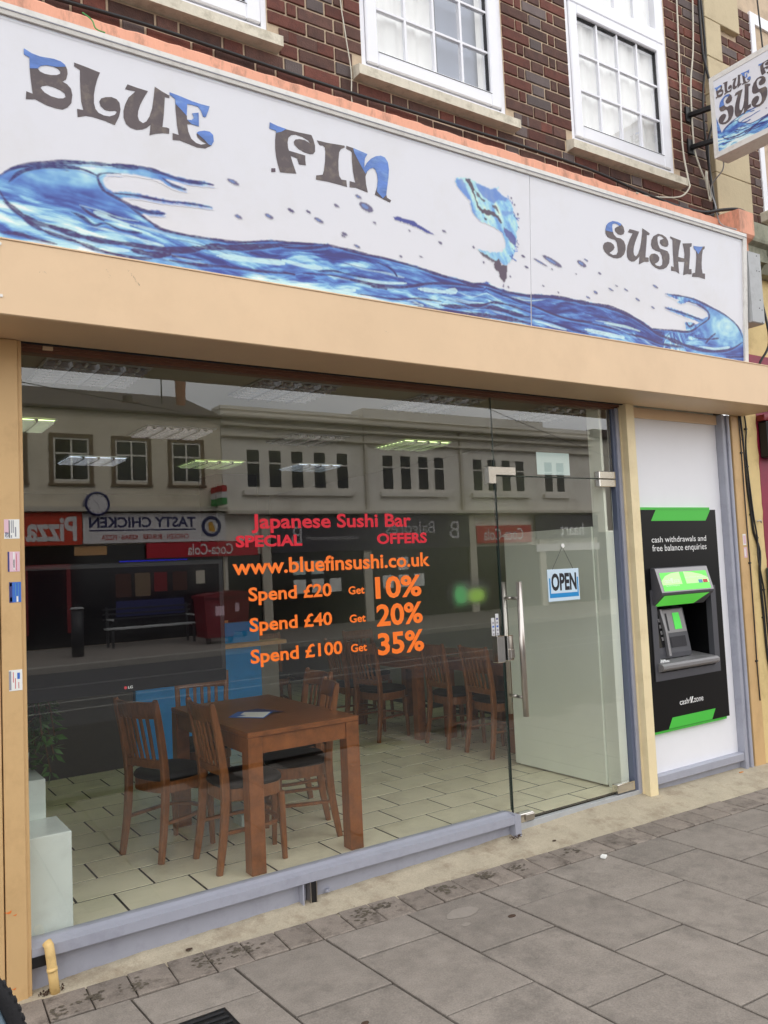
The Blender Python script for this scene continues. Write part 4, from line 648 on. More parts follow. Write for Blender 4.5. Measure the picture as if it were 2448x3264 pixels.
put(['B', 'Bblue', 'L', 'U', 'E', 'Eblue', 'Eblue2', 'Eblue3'], (-.335, -.60, 4.60, 4.69))
put(['F', 'Fblue', 'I', 'N', 'Nblue'], (-.66, -.89, 4.59, 4.68))
put(['S1', 'S1blue', 'U2', 'S2', 'H', 'I2', 'I2blue'], (-.345, -.92, 4.40, 4.60))
tfw = remap((.44, 2.3, 2.745, 3.46), (-.328, -.947, 4.237, 4.515))
print_mesh('wave_print', SEL & (GX > .445) & (GX < 2.3) & (GZ < 3.56) & (GZ < 3.3 + .3 * (GX < 1.9)) , on_pj(.0012), pj, tfw)
for z in (4.37, 4.61):
    MB().bar([(5.19, -.05, z + .045), (5.19, -.31, z)], (.03, .035)).build('bracket', 'cable_black', pj); bx('wall_plate', 'cable_black', pj, 5.15, 5.215, -.065, -.049, z - .01, z + .1)
bx('tab', 'cable_black', pj, 5.185, 5.195, -.3, -.29, 4.6, 4.66, 0)
# ================================================================== UPPER BRICK WALL
wall = thing('brick_wall', 'upper wall of red and grey bricks in cream mortar above the fascia', 'brick wall', (2.9, 0, 3.7))
WIN = [(.797, 1.815), (2.372, 3.40), (3.966, 4.995)]
ZS, ZH = 4.07, 5.72
core = MB(); YM = -.0415
core.box(-.6, 5.43, YM, .2, 3.6, ZS)
for a, b in ((-.6, WIN[0][0]), (WIN[0][1], WIN[1][0]), (WIN[1][1], WIN[2][0]), (WIN[2][1], 5.43)): core.box(a, b, YM, .2, ZS, ZH)
core.box(-.6, 5.43, YM, .2, ZH, 8.5)
core.build('mortar', 'mortar', wall)
BM = {}
def brick_piece(x0, x1, zc, individual, rn, mats, parent, coll, yf=-.05):
    wdt = round(x1 - x0, 3)
    if wdt < .02: return
    k_ = rn.choice(mats); y = yf + rn.uniform(-.002, .002); h = .063
    if individual:
        key = (wdt, k_)
        if key not in BM: BM[key] = block_mesh('brick', wdt, .03, h, .003, k_)
        piece('brick', BM[key], parent, ((x0 + x1) / 2, y, zc), (0, rn.uniform(-.004, .004), 0))
    else:
        coll.setdefault(k_, MB()).box(x0, x1, y, y + .03, zc - h / 2, zc + h / 2)
rn = random.Random(21); infill = {}; J = .012; n_b = 0
RED = ['brick_red'] * 4 + ['brick_brown'] * 3; MIX = ['brick_red', 'brick_brown', 'brick_grey', 'brick_brown']; GREY = ['brick_grey', 'brick_grey', 'brick_brown']
def zlim(x): return 4.535 + .357 * (x - 2.37) + .03
for row in range(-16, 15):
    zc = 4.89 - .075 * row - .0375
    if zc < 3.82: continue
    A = row % 2
    segs = []
    if zc - .033 > ZS + .06 and zc < ZH:
        piers = [(-.6, WIN[0][0]), (WIN[0][1], WIN[1][0]), (WIN[1][1], WIN[2][0]), (WIN[2][1], 5.425)]
        for pi, (a, b) in enumerate(piers):
            a2, b2 = a + .004, b - .004; W_ = b2 - a2
            if pi in (1, 2):
                if A: h_ = (W_ - .205 - 2 * .05 - 4 * J) / 2; ws = [h_, .05, .205, .05, h_]
                else: s_ = (W_ - .098 - 2 * J) / 2; ws = [s_, .098, s_]
                cols = [RED, RED, GREY, RED, RED] if A else [RED, GREY, RED]
            elif pi == 3:
                ws = [.098, .05, W_ - .148 - 2 * J] if A else [.205, W_ - .205 - J]; cols = [RED, RED, MIX] if A else [RED, MIX]
            else:
                ws = [.205, .098] * 4 if A else [.098, .205] * 4; cols = [RED, MIX] * 4
            x = a2
            for w_, c_ in zip(ws, cols): segs.append((x, min(x + w_, b2), c_)); x += w_ + J
    else:
        x = -.6 + (0 if A else -.157)
        i = 0
        while x < 5.42:
            w_ = .205 if i % 2 == 0 else .098; segs.append((x, min(x + w_, 5.42), RED if i % 2 == 0 else MIX)); x += w_ + J; i += 1
    for x0, x1, c_ in segs:
        ind = x1 > .75 and zc - .04 < zlim(x0) and zc > 3.86
        if zc - .033 <= ZS + .08 and zc > ZS - .005:      # bricks beside the sills only
            if any(x1 > a - .07 and x0 < b + .07 for a, b in WIN):
                continue
        brick_piece(x0, x1, zc, ind, rn, c_, wall, infill); n_b += ind
# short rows beside the sills
for row in range(-16, 15):
    zc = 4.89 - .075 * row - .0375
    if ZS - .005 < zc and zc - .033 <= ZS + .08:
        for a, b in ((-.6, WIN[0][0] - .06), (WIN[0][1] + .06, WIN[1][0] - .06), (WIN[1][1] + .06, WIN[2][0] - .06), (WIN[2][1] + .06, 5.425)):
            x = a + .004; ws = [.205, .098, .205] if row % 2 else [.098, .205, .098, .05]
            for w_ in ws:
                if x > b - .03: break
                brick_piece(x, min(x + w_, b - .004), zc, x > .75, rn, MIX, wall, infill); x += w_ + J; n_b += 1
for k_, mb in infill.items(): mb.build('brickwork_beyond', k_, wall, kind='stuff')
# peach coping ledge above the sign
ledge = thing('painted_ledge', 'peach painted cement ledge along the top of the fascia sign', 'ledge', (2.7, -.1, 3.7))
v = []; f = []; rn2 = random.Random(4)
N_ = 120
for i in range(N_ + 1):
    x = -.4 + 5.76 * i / N_; d = rn2.uniform(-.004, .004)
    v += [(x, -.125, 3.60), (x, -.125 + d * .3, 3.888 + d), (x, -.115, 3.898 + d), (x, -.0535, 3.905 + d)]
for i in range(N_):
    for j in range(3): a = i * 4 + j; f.append((a, a + 4, a + 5, a + 1))
MB().add(v, f).build('coping', 'peach', ledge)
bx('ledge_core', 'metal_grey', ledge, -.4, 5.36, -.12, -.045, 3.55, 3.60, 0)
# ------------------------------------------------------------------ windows
def window(i, label, rows, zg0, zg1, toplight):
    a, b = WIN[i]; t = thing('sash_window', label, 'window', ((a + b) / 2, -.03, 4.15), 'upstairs windows')
    y0, y1 = -.036, .03; fw = .03
    MB().box(a, a + fw, y0, y1, 4.15, ZH).box(b - fw, b, y0, y1, 4.15, ZH).box(a + fw, b - fw, y0, y1, 4.15, 4.19).build('outer_frame', 'upvc', t)
    # lower casement
    s = .075; za, zb = 4.2, zg1 + .07
    ca, cb = a + fw + .004, b - fw - .004
    MB().box(ca, ca + s, y0 - .012, y1, za, zb, .006).box(cb - s, cb, y0 - .012, y1, za, zb, .006).box(ca + s, cb - s, y0 - .012, y1, za, zg0, .006).box(ca + s, cb - s, y0 - .012, y1, zg1, zb, .006).build('casement', 'upvc', t)
    MB().box(ca + s - .001, cb - s + .001, y0 - .0135, y0 - .0125, zg0 - .012, zg0 - .008).build('gasket', 'gasket', t)
    MB().box(cb - s - .006, cb - s, -.028, -.004, zg0, zg1).box(ca + s, cb - s, -.028, -.004, zg1 - .006, zg1).build('glazing_bead', 'gasket', t)
    ga, gb = ca + s, cb - s
    for k in range(1, 4): x = ga + (gb - ga) * k / 4; bx('glazing_bar', 'upvc', t, x - .008, x + .008, -.03, -.002, zg0, zg1, .002)
    for k in range(1, rows): z = zg0 + (zg1 - zg0) * k / rows; bx('glazing_bar', 'upvc', t, ga, gb, -.029, -.003, z - .008, z + .008, .002)
    for c_ in range(4):
        for r_ in range(rows):
            x0 = ga + (gb - ga) * c_ / 4; x1 = ga + (gb - ga) * (c_ + 1) / 4; z0 = zg0 + (zg1 - zg0) * r_ / rows; z1 = zg0 + (zg1 - zg0) * (r_ + 1) / rows
            bx('pane', 'window_pane', t, x0, x1, -.018, -.012, z0, z1, 0)
    if toplight:
        MB().box(a + fw, b - fw, y0 - .01, y1, zb + .004, zb + .1, .006).build('transom', 'upvc', t)
        MB().box(ca, ca + s * .9, y0 - .006, y1, zb + .1, ZH).box(cb - s * .9, cb, y0 - .006, y1, zb + .1, ZH).build('top_light_frame', 'upvc', t)
        for k in range(1, 4): x = ga + (gb - ga) * k / 4; bx('glazing_bar', 'upvc', t, x - .008, x + .008, -.03, -.002, zb + .1, ZH, .002)
        bx('top_pane', 'window_pane', t, ga - .005, gb + .005, -.018, -.012, zb + .1, ZH, 0)
    sl_ = MB().prism([(-.108, 4.075), (.0, 4.07), (.0, 4.152), (-.04, 4.150), (-.108, 4.128)], a - .06, b + .055, 'x').build('sill', 'sill_stone', t)
    # net curtain and room behind
    n = 60; v = []; f = []
    for k in range(n + 1):
        u = k / n; x = a + fw + u * (b - a - 2 * fw); y = .03 + .010 * math.sin(u * 44 + i) + .005 * math.sin(u * 91)
        v += [(x, y, 4.17), (x, y, ZH)]
    gap = (.56, .66) if i == 1 else (2, 3)
    f = [(2 * k, 2 * k + 2, 2 * k + 3, 2 * k + 1) for k in range(n) if not gap[0] < k / n < gap[1] + .22]
    MB().add(v, f).build('net_curtain', 'curtain', t, True)
    if i == 1: bx('side_curtain', 'curtain_blue', t, a + .6, b - .1, .06, .065, 4.17, ZH, 0)
    bx('room', 'room_dark', t, a, b, .18, .19, 4.1, ZH, 0)
    return t
window(0, 'white window at the top left corner, only its lower right part in view', 5, 4.285, 5.6, False)
window(1, 'tall white window with drawn net curtains above the word FIN', 5, 4.285, 5.55, False)
window(2, 'white window with a top light and twelve panes above the word SUSHI', 3, 4.292, 5.045, True)
# ================================================================== CABLES
def cable(name, label, pts, r, m, cat='cable', n=6):
    return tag(MB().tube(smooth_pts(pts, 6), r, n).build(name, m, None, True), label, cat)
cable('black_cable', 'thick black cable slung along the bricks under the window sills', [(-.3, -.075, 3.99), (.6, -.075, 3.96), (1.2, -.078, 3.975), (1.87, -.078, 3.969), (2.25, -.08, 3.967), (2.6, -.078, 3.975), (2.97, -.08, 3.978), (3.57, -.08, 3.985), (4.1, -.08, 3.975), (4.6, -.085, 3.93), (5.0, -.09, 3.915), (5.3, -.1, 3.93)], .0095, 'cable_black')
cable('white_cable', 'white cable hanging straight down then looping under the right window sill', [(5.14, -.062, 5.7), (5.12, -.062, 5.2), (5.1, -.062, 4.8), (5.075, -.066, 4.4), (5.065, -.1, 4.13), (5.05, -.115, 4.06), (4.97, -.1, 3.985), (4.8, -.09, 3.945), (4.6, -.085, 3.915), (4.45, -.13, 3.885)], .006, 'cable_white')
cable('white_cable', 'white cable running down beside the stone pilaster to a coil', [(5.33, -.07, 5.75), (5.28, -.07, 5.2), (5.22, -.07, 4.9), (5.2, -.072, 4.6), (5.2, -.075, 4.4), (5.23, -.08, 4.29), (5.28, -.08, 4.2), (5.3, -.085, 4.17)], .006, 'cable_white')
cl_ = MB()
for k in range(3): cl_.tube(smooth_pts([(5.292 + .004 * k, -.09 - .004 * k, 4.24), (5.284, -.093 - .004 * k, 4.15), (5.31, -.093, 4.05 - .01 * k), (5.326 + .003 * k, -.093, 4.06), (5.318, -.09, 4.15), (5.3, -.09, 4.24), (5.292, -.09, 4.24)], 5), .0045, 6)
tag(cl_.build('cable_coil', 'cable_white', None, True), 'bundled white cable coil hanging beside the stone pilaster', 'cable')
cable('grey_cable', 'thin grey cable falling from the projecting sign to the fascia', [(5.19, -.3, 4.215), (5.22, -.27, 4.16), (5.3, -.12, 4.12), (5.34, -.115, 4.0), (5.35, -.14, 3.85), (5.3, -.29, 3.74)], .005, 'metal_grey')
cable('black_cable', 'black cable crossing the stone pilaster down to the corbel', [(5.345, -.1, 5.75), (5.345, -.1, 5.2), (5.38, -.105, 5.0), (5.41, -.12, 4.84), (5.39, -.12, 4.65), (5.33, -.1, 4.45), (5.33, -.1, 4.2), (5.36, -.1, 4.02), (5.4, -.1, 3.93), (5.48, -.14, 3.92)], .009, 'cable_black')
cable('black_cable', 'second black cable behind the sign brackets on the brick edge', [(5.4, -.075, 5.75), (5.42, -.075, 5.2), (5.36, -.075, 4.9), (5.33, -.08, 4.7), (5.34, -.08, 4.4), (5.38, -.08, 4.1), (5.33, -.1, 3.93), (5.2, -.12, 3.9)], .008, 'cable_black')
cable('black_cable', 'black cable bunched on top of the peach corbel', [(4.75, -.1, 3.895), (5.0, -.11, 3.9), (5.2, -.12, 3.91), (5.36, -.16, 3.945), (5.5, -.2, 3.96), (5.62, -.2, 3.93), (5.7, -.15, 3.9)], .012, 'cable_black')
cable('grey_cable', 'thin grey cable hanging down the brick pier left of the centre window', [(2.22, -.062, 5.6), (2.235, -.062, 4.6), (2.262, -.063, 4.3), (2.285, -.068, 4.1), (2.28, -.068, 3.95), (2.29, -.07, 3.86)], .0035, 'cable_white')
cable('black_cable', 'black cable looping from the grey metal box to the shutter end', [(5.72, -.12, 3.7), (5.7, -.2, 3.3), (5.62, -.28, 2.98), (5.5, -.26, 2.8), (5.48, -.2, 2.6)], .009, 'cable_black')
cable('green_twine', 'loose end of green twine over the ledge at the upper left', [(.9, -.13, 3.9), (.93, -.16, 3.86), (.935, -.2, 3.8), (.94, -.31, 3.72)], .003, 'hyg_green')
def clipped(label, pts, r, name='black_cable'):
    t = thing(name, label, 'cable', pts[0]); MB().tube(smooth_pts(pts, 6), r, 6).build('wire', 'cable_black', t, True)
    for k, p in enumerate(pts[1:-1]):
        if k % 2 == 0: MB().box(p[0] - .013, p[0] + .013, p[1] - .004, p[1] + .012, p[2] - .006, p[2] + .006, .002).build('clip', 'cable_black', t)
clipped('thin black wire clipped straight down the cream pilaster', [(5.51, -.066, 2.49), (5.515, -.066, 2.2), (5.515, -.066, 1.8), (5.52, -.066, 1.4), (5.52, -.066, 1.0), (5.515, -.066, .7), (5.52, -.066, .42)], .004)
clipped('thicker black cable that starts straight below the shutter end and bends right', [(5.53, -.064, 2.49), (5.55, -.06, 2.3), (5.56, -.06, 2.05), (5.59, -.06, 1.75), (5.605, -.06, 1.62), (5.66, -.06, 1.48), (5.64, -.06, 1.3), (5.65, -.06, 1.0), (5.66, -.06, .75), (5.68, -.06, .62)], .009)
clipped('black cable that runs in from the right and joins the thicker one', [(5.59, -.062, 2.49), (5.6, -.062, 2.38), (5.575, -.066, 2.26), (5.57, -.07, 2.1), (5.6, -.07, 1.75), (5.63, -.068, 1.58), (5.62, -.07, 1.42), (5.66, -.07, 1.2), (5.68, -.066, .9), (5.685, -.066, .7)], .006)
# ================================================================== NEIGHBOUR AT THE RIGHT
nb = thing('stone_pilaster', 'buff stone pilaster with toothed blocks behind the projecting sign', 'pilaster', (5.65, -.05, 3.9))
z = 3.75; k = 0
for z0, z1 in ((3.75, 4.28), (4.28, 4.55), (4.55, 4.88), (4.88, 5.17), (5.17, 5.47), (5.47, 5.8), (5.8, 6.2)):
    xr = 5.62 if k in (4,) else 5.87
    bx('stone', 'stone', nb, 5.43, xr, -.085, .1, z0 + .002, z1 - .002, .004); k += 1
nw = thing('neighbour_wall', 'brown brick wall of the house beyond the stone pilaster', 'brick wall', (6.6, 0, 3.9))
MB().box(5.44, 9.5, -.0415, .2, 3.7, 8.5).build('mortar', 'mortar', nw)
for row in range(-14, 16):
    zc = 4.87 - .075 * row
    x = 5.66 if 5.19 < zc < 5.46 else 5.88; i = row % 2
    while x < 6.1:
        w_ = .205 if i % 2 == 0 else .098; brick_piece(x, min(x + w_, 6.1), zc, 3.8 < zc < 5.75, rn, MIX, nw, {}); x += w_ + J; i += 1
nwin = thing('neighbour_window', 'white window with slatted blind at the right edge beyond the pilaster', 'window', (6.5, -.03, 4.1))
MB().box(6.07, 6.13, -.06, .0, 4.1, 5.75).box(6.13, 7.2, -.06, .0, 4.1, 4.2).box(6.13, 7.2, -.06, .0, 5.1, 5.22).box(6.13, 7.2, -.06, .0, 5.66, 5.75).box(6.6, 6.66, -.055, .0, 4.2, 5.66).build('frame', 'upvc', nwin)
MB().box(6.13, 7.2, -.02, -.014, 4.2, 5.66).build('pane', 'window_pane', nwin)
bl = MB()
for k in range(30): bl.box(6.13, 7.2, -.0, .012, 4.22 + k * .048, 4.255 + k * .048)
bl.build('blind', 'curtain', nwin); bx('blind_back', 'room_dark', nwin, 6.1, 7.2, .04, .05, 4.1, 5.75, 0); bx('sill', 'sill_stone', nwin, 6.02, 7.3, -.12, -.03, 4.02, 4.1, .006)
cable('black_cable', 'black cable hanging across the neighbouring white window', [(6.07, -.13, 5.8), (6.1, -.13, 5.3), (6.12, -.13, 4.9), (6.1, -.13, 4.4), (6.15, -.13, 4.0), (6.12, -.12, 3.8)], .006, 'cable_black')
cb = thing('corbel', 'peach and grey painted corbel block at the right end of the sign', 'corbel', (5.5, -.15, 3.6))
MB().prism([(-.27, 3.72), (-.285, 3.74), (-.285, 3.905), (-.04, 3.925), (-.04, 3.6), (-.23, 3.6), (-.23, 3.7)], 5.355, 5.53, 'x').build('block', 'peach', cb)
MB().prism([(-.26, 3.72), (-.265, 3.74), (-.265, 3.86), (-.04, 3.9), (-.04, 3.6), (-.22, 3.6), (-.22, 3.7)], 5.531, 5.78, 'x').build('grey_block', 'cornice_stone', cb)
bx('neck', 'peach', cb, 5.38, 5.5, -.2, -.04, 3.45, 3.6, .004)
co = thing('neighbour_cornice', 'weathered grey stone cornice over the neighbouring shop', 'cornice', (6.6, -.1, 3.6))
MB().prism([(-.2, 3.62), (-.24, 3.68), (-.24, 3.74), (-.06, 3.8), (-.04, 3.8), (-.04, 3.55), (-.15, 3.55)], 5.785, 9.4, 'x').build('moulding', 'cornice_stone', co)
gb_ = thing('metal_box', 'pale grey metal box behind the end of the fascia sign', 'box', (5.5, -.28, 3.1))
bx('case', 'metal_grey', gb_, 5.395, 5.545, -.30, -.08, 3.09, 3.6, .006); MB().box(5.396, 5.545, -.303, -.3, 3.095, 3.6).build('front', 'metal_grey', gb_)
for x, z in ((5.5, 3.58), (5.49, 3.47), (5.52, 3.47), (5.505, 3.26), (5.49, 3.2), (5.52, 3.19), (5.51, 3.1)): MB().disc((x, -.303, z), .004, 'y', .002, 8).build('rivet', 'ink', gb_)
ns = thing('neighbour_shop', 'crimson and cream shop front next door at the right edge', 'shop front', (6.6, -.05, -.05))
bx('cream_fascia', 'cream_wall', ns, 5.555, 9.4, -.07, .04, 2.93, 3.55, .003); bx('crimson_moulding', 'crimson', ns, 5.52, 9.4, -.13, .0, 2.84, 2.925, .008); bx('crimson_band', 'crimson', ns, 5.56, 9.4, -.09, .0, 2.55, 2.838, .004)
v = [(5.765, 2.55)]; rn3 = random.Random(8)
left = [(5.752 + rn3.uniform(-.006, .006), 2.55 - i * .06) for i in range(45)]
MB().prism([(9.4, 2.55)] + left + [(9.4, -.1)], -.053, .0, 'y').build('crimson_panel', 'crimson', ns)
bx('orange_patch', 'peach', ns, 5.4, 5.5, -.1, -.04, 2.9, 3.08, .003)
al = thing('alarm_box', 'black and white box mounted high on the crimson shop front', 'box', (5.85, -.1, 2.2))
bx('back_box', 'black', al, 5.765, 6.0, -.13, -.054, 2.17, 2.44, .01); bx('front_plate', 'metal_grey', al, 5.83, 6.0, -.15, -.13, 2.21, 2.42, .006); MB().ring((5.93, -.152, 2.31), .05, .014).build('bezel', 'pouch_brown', al, True); MB().disc((5.93, -.151, 2.31), .048, 'y', .002, 20).build('lens', 'ink', al); bx('hood', 'alarm_red', al, 5.75, 5.86, -.12, -.054, 2.445, 2.49, .004); bx('knob', 'black', al, 5.82, 5.86, -.17, -.12, 2.435, 2.475, .004)
me_ = thing('meter_box', 'dark clear-lidded meter box on the cream pilaster', 'box', (5.8, -.1, 1.0))
bx('case', 'meter', me_, 5.72, 5.95, -.12, -.054, .98, 1.36, .01); bx('lid', 'black_gloss', me_, 5.745, 5.95, -.135, -.12, 1.0, 1.34, .006); bx('plate', 'metal_grey', me_, 5.735, 5.95, -.138, -.134, 1.29, 1.35, .002)
bx('brown_pouch', 'pouch_brown', None, 5.72, 5.9, -.14, -.054, .5, .72, .03); tag(bpy.data.objects['brown_pouch'], 'brown rounded box below the meter at the right edge', 'box')
tag(MB().tube(smooth_pts([(5.76, -.06, .46), (5.73, -.09, .42), (5.73, -.1, .36), (5.77, -.09, .33), (5.72, -.07, .32)], 6), .007, 6).build('wall_hook', 'cable_black', None, True), 'small black hook below the brown box at the right edge', 'hook')
tag(MB().tube(smooth_pts([(5.66, -.055, 1.7), (5.675, -.075, 1.705), (5.69, -.07, 1.69)], 5), .006, 6).build('nail', 'steel', None, True), 'bent grey nail in the cream pilaster', 'nail')
# ================================================================== CASH MACHINE
atm = thing('cash_machine', 'black cash machine panel with green trim set in the white wall panel', 'cash machine', (4.8, -.02, .35))
AX0, AX1, AZ0, AZ1 = 4.39, 5.195, .355, 1.787; FY = -.036
MB().box(AX0, OX0, FY, -.0045, AZ0, AZ1).box(OX1, AX1, FY, -.0045, AZ0, AZ1).box(OX0, OX1, FY, -.0045, AZ0, OZ0).box(OX0, OX1, FY, -.0045, OZ1, AZ1).build('surround', 'atm_black', atm)
def on_atm(d): return lambda a, b: (a, FY - d, b)
flat('top_trim', [[(4.548, 1.786), (5.136, 1.786), (5.078, 1.712), (4.495, 1.714)]], on_atm(.001), 'atm_green', atm)
MB().box(4.39, 5.135, FY + .004, -.0045, 1.7875, 1.804).build('top_strip', 'atm_green', atm)
flat('bottom_trim', [[(4.58, .425), (5.041, .425), (4.996, .357), (4.536, .357)]], on_atm(.001), 'atm_green', atm)
MB().box(4.405, 5.17, FY + .006, -.0045, .338, .3545).build('bottom_strip', 'atm_green', atm)
text('writing', 'cash withdrawals and', 4.488, 5.068, 1.571, 1.609, on_atm(.0012), 'print_white', atm, .001); text('writing', 'free balance enquiries', 4.49, 5.066, 1.5, 1.555, on_atm(.0012), 'print_white', atm, .001)
def logo(x0, x1, z0, z1, f3, m, parent):
    w_ = x1 - x0
    text('logo_word', 'cash', x0, x0 + w_ * .38, z0, z1 - (z1 - z0) * .0, f3, m, parent, .004); text('logo_word', 'zone', x0 + w_ * .6, x1, z0, z0 + (z1 - z0) * .72, f3, m, parent, .0)
    a, b = x0 + w_ * .4, x0 + w_ * .58; h = (z1 - z0) * 1.08
    flat('logo_mark', [[(a, z0 + h * .4), (a + w_ * .05, z0 + h), (a + w_ * .09, z0 + h), (a + w_ * .04, z0 + h * .4)]], f3, m, parent)
    flat('logo_mark', [[(a + w_ * .04, z0), (a + w_ * .12, z0 + h), (b, z0 + h), (a + w_ * .1, z0)]], f3, m, parent); flat('logo_mark', [[(a + w_ * .13, z0), (a + w_ * .15, z0 + h * .3), (b + w_ * .01, z0)]], f3, m, parent)
logo(4.664, 4.914, .495, .532, on_atm(.0012), 'print_white', atm)
# bezel and recess
MB().box(OX0, OX0 + .055, FY - .006, .0, OZ0, OZ1).box(OX1 - .055, OX1, FY - .006, .0, OZ0, OZ1).box(OX0 + .055, OX1 - .055, FY - .006, .0, OZ0, OZ0 + .05).build('bezel', 'atm_grey', atm)
r_ = MB(); D_ = .26
r_.add([(OX0 + .05, -.03, OZ0), (OX1 - .05, -.03, OZ0), (OX1 - .05, -.03, OZ1), (OX0 + .05, -.03, OZ1), (OX0 + .05, D_, OZ0), (OX1 - .05, D_, OZ0), (OX1 - .05, D_, OZ1), (OX0 + .05, D_, OZ1)], [(4, 5, 6, 7), (0, 4, 7, 3), (1, 2, 6, 5), (0, 1, 5, 4), (3, 7, 6, 2)])
r_.build('recess', 'atm_black', atm)
# lit hood
HX0, HX1 = 4.455, 5.0
MB().prism([(-.03, 1.15), (-.115, 1.228), (-.118, 1.242), (-.07, 1.402), (-.03, 1.404)], HX0, HX1, 'x').build('hood', 'atm_grey', atm)
def hood_f(u, t, d=.003):      # u 0..1 across, t 0..1 up the sloping front
    p, q = Vector((0, -.1175, 1.243)), Vector((0, -.0715, 1.398)); n = Vector((0, -(q - p).z, (q - p).y)).normalized(); c = p + (q - p) * t + n * d
    return (HX0 + u * (HX1 - HX0), c.y, c.z)
MB().add([hood_f(u, t, .001) for u, t in ((.0, .0), (1, .0), (1, 1), (0, 1))], [(0, 1, 2, 3)]).build('hood_frame', 'atm_silver', atm)
flat('light_panel', [[(.05, .05), (.95, .05), (.95, .82), (.05, .82)]], lambda a, b: hood_f(a, b, .002), 'atm_lit', atm)
flat('light_arc', [[(.05, .3), (.05, .48), (.14, .68), (.26, .78), (.42, .82), (.42, .3)]], lambda a, b: hood_f(a, b, .003), 'atm_lit_pale', atm); flat('light_arc', [[(.5, .3), (.5, .82), (.66, .78), (.84, .66), (.95, .5), (.95, .3)]], lambda a, b: hood_f(a, b, .003), 'atm_lit_pale', atm)
logo(.1, .38, .38, .56, lambda a, b: hood_f(a, b, .004), 'print_white', atm)
text('writing', 'free balance enquiries', .1, .36, .22, .3, lambda a, b: hood_f(a, b, .004), 'print_white', atm); text('writing', 'cash withdrawals and enquiries', .5, .92, .52, .6, lambda a, b: hood_f(a, b, .004), 'print_white', atm)
flat('card_sign', [[(.74, .3), (.82, .3), (.82, .44), (.74, .44)]], lambda a, b: hood_f(a, b, .004), 'card_blue', atm); flat('card_sign', [[(.83, .3), (.92, .3), (.92, .44), (.83, .44)]], lambda a, b: hood_f(a, b, .004), 'card_red', atm)
MB().add([(HX0 + .03, -.112, 1.222), (HX1 - .04, -.112, 1.222), (HX1 - .12, -.036, 1.152), (HX0 + .02, -.036, 1.152)], [(0, 1, 2, 3)]).build('hood_underside', 'atm_lit', atm)
# console
MB().prism([(.10, 1.13), (.07, 1.12), (.02, .83), (.02, .80), (.22, .80), (.22, 1.14)], 4.52, 4.9, 'x').build('console', 'atm_grey', atm)
def con(u, t, d=.002): return (4.52 + .38 * u, .07 - .05 * (1 - t) - d, .83 + .29 * t)
flat('screen', [[(.02, .15), (.30, .15), (.30, .9), (.02, .9)]], lambda a, b: con(a, b, .003), 'screen_black', atm)
MB().bar([con(.33, -.05, .012), con(.33, .5, .02), con(.31, 1.0, .012)], (.022, .03)).build('screen_fin', 'atm_silver', atm)
flat('card_reader_panel', [[(.42, .45), (.98, .45), (.96, .98), (.42, .98)]], lambda a, b: con(a, b, .003), 'atm_silver', atm); flat('card_reader', [[(.66, .52), (.86, .52), (.84, .9), (.66, .9)]], lambda a, b: con(a, b, .005), 'screen_green', atm); flat('card_slot', [[(.46, .5), (.5, .5), (.5, .9), (.46, .9)]], lambda a, b: con(a, b, .005), 'ink', atm)
flat('receipt_slot', [[(.48, .12), (.9, .12), (.9, .36), (.48, .36)]], lambda a, b: con(a, b, .004), 'ink', atm)
for k in range(4): flat('side_key', [[(.24, .3 + .14 * k), (.29, .3 + .14 * k), (.29, .38 + .14 * k), (.24, .38 + .14 * k)]], lambda a, b: con(a, b, .006), 'atm_silver', atm)
MB().prism([(-.075, .742), (-.085, .752), (-.085, .77), (-.07, .782), (.2, .815), (.2, .73), (-.05, .73)], 4.465, 5.06, 'x').build('shelf', 'atm_silver', atm)
for k in range(4):
    for j in range(3):
        x = 4.5 + .026 * k; y = -.03 + .032 * j; z = .786 + .0037 * j
        MB().box(x, x + .02, y, y + .022, z - .002, z + .007, .001).build('key', ['sticker_red', 'cig', 'hyg_green', 'print_white'][k] if j == 2 else 'print_white', atm)
# ================================================================== VINYL LETTERING ON THE GLASS
let = thing('window_lettering', 'red and orange sticker lettering on the shop window glass', 'lettering', (2.1, -.0015, 1.4))
on_g = lambda a, b: (a, -.0015, b)
def wtext(s, x0, x1, z0, z1, m, bold):
    full, _ = text_mesh(s, bold); lo, hi = min(v.x for v in full), max(v.x for v in full); bo, to = min(v.y for v in full), max(v.y for v in full); pre = ''
    for wd_ in s.split(' '):
        vs, fs = text_mesh(wd_, bold); pre += wd_; a_, _ = text_mesh(pre, bold); dx = max(v.x for v in a_) - max(v.x for v in vs); pre += ' '
        MB().add([on_g(x0 + (v.x + dx - lo) / (hi - lo) * (x1 - x0), z0 + (v.y - bo) / (to - bo) * (z1 - z0)) for v in vs], fs).build('lettering_word', m, let)
wtext('Japanese Sushi Bar', 1.655, 2.58, 1.680, 1.772, 'red_vinyl', .026)
wtext('SPECIAL', 1.573, 1.922, 1.615, 1.671, 'red_vinyl', .038); wtext('OFFERS', 2.358, 2.68, 1.612, 1.669, 'red_vinyl', .038)
wtext('www.bluefinsushi.co.uk', 1.553, 2.692, 1.487, 1.563, 'orange_vinyl', .025)
for z, a, b, pc in ((1.360, 'Spend £20', 2.076, '10%'), (1.218, 'Spend £40', 2.072, '20%'), (1.071, 'Spend £100', 2.124, '35%')):
    wtext(a, 1.628, b, z - .018, z + .067, 'orange_vinyl', .025); wtext('Get', 2.173, 2.269, z + .003, z + .044, 'orange_vinyl', .025); wtext(pc, 2.335, 2.628, z - .03, z + .085, 'orange_vinyl', .03)
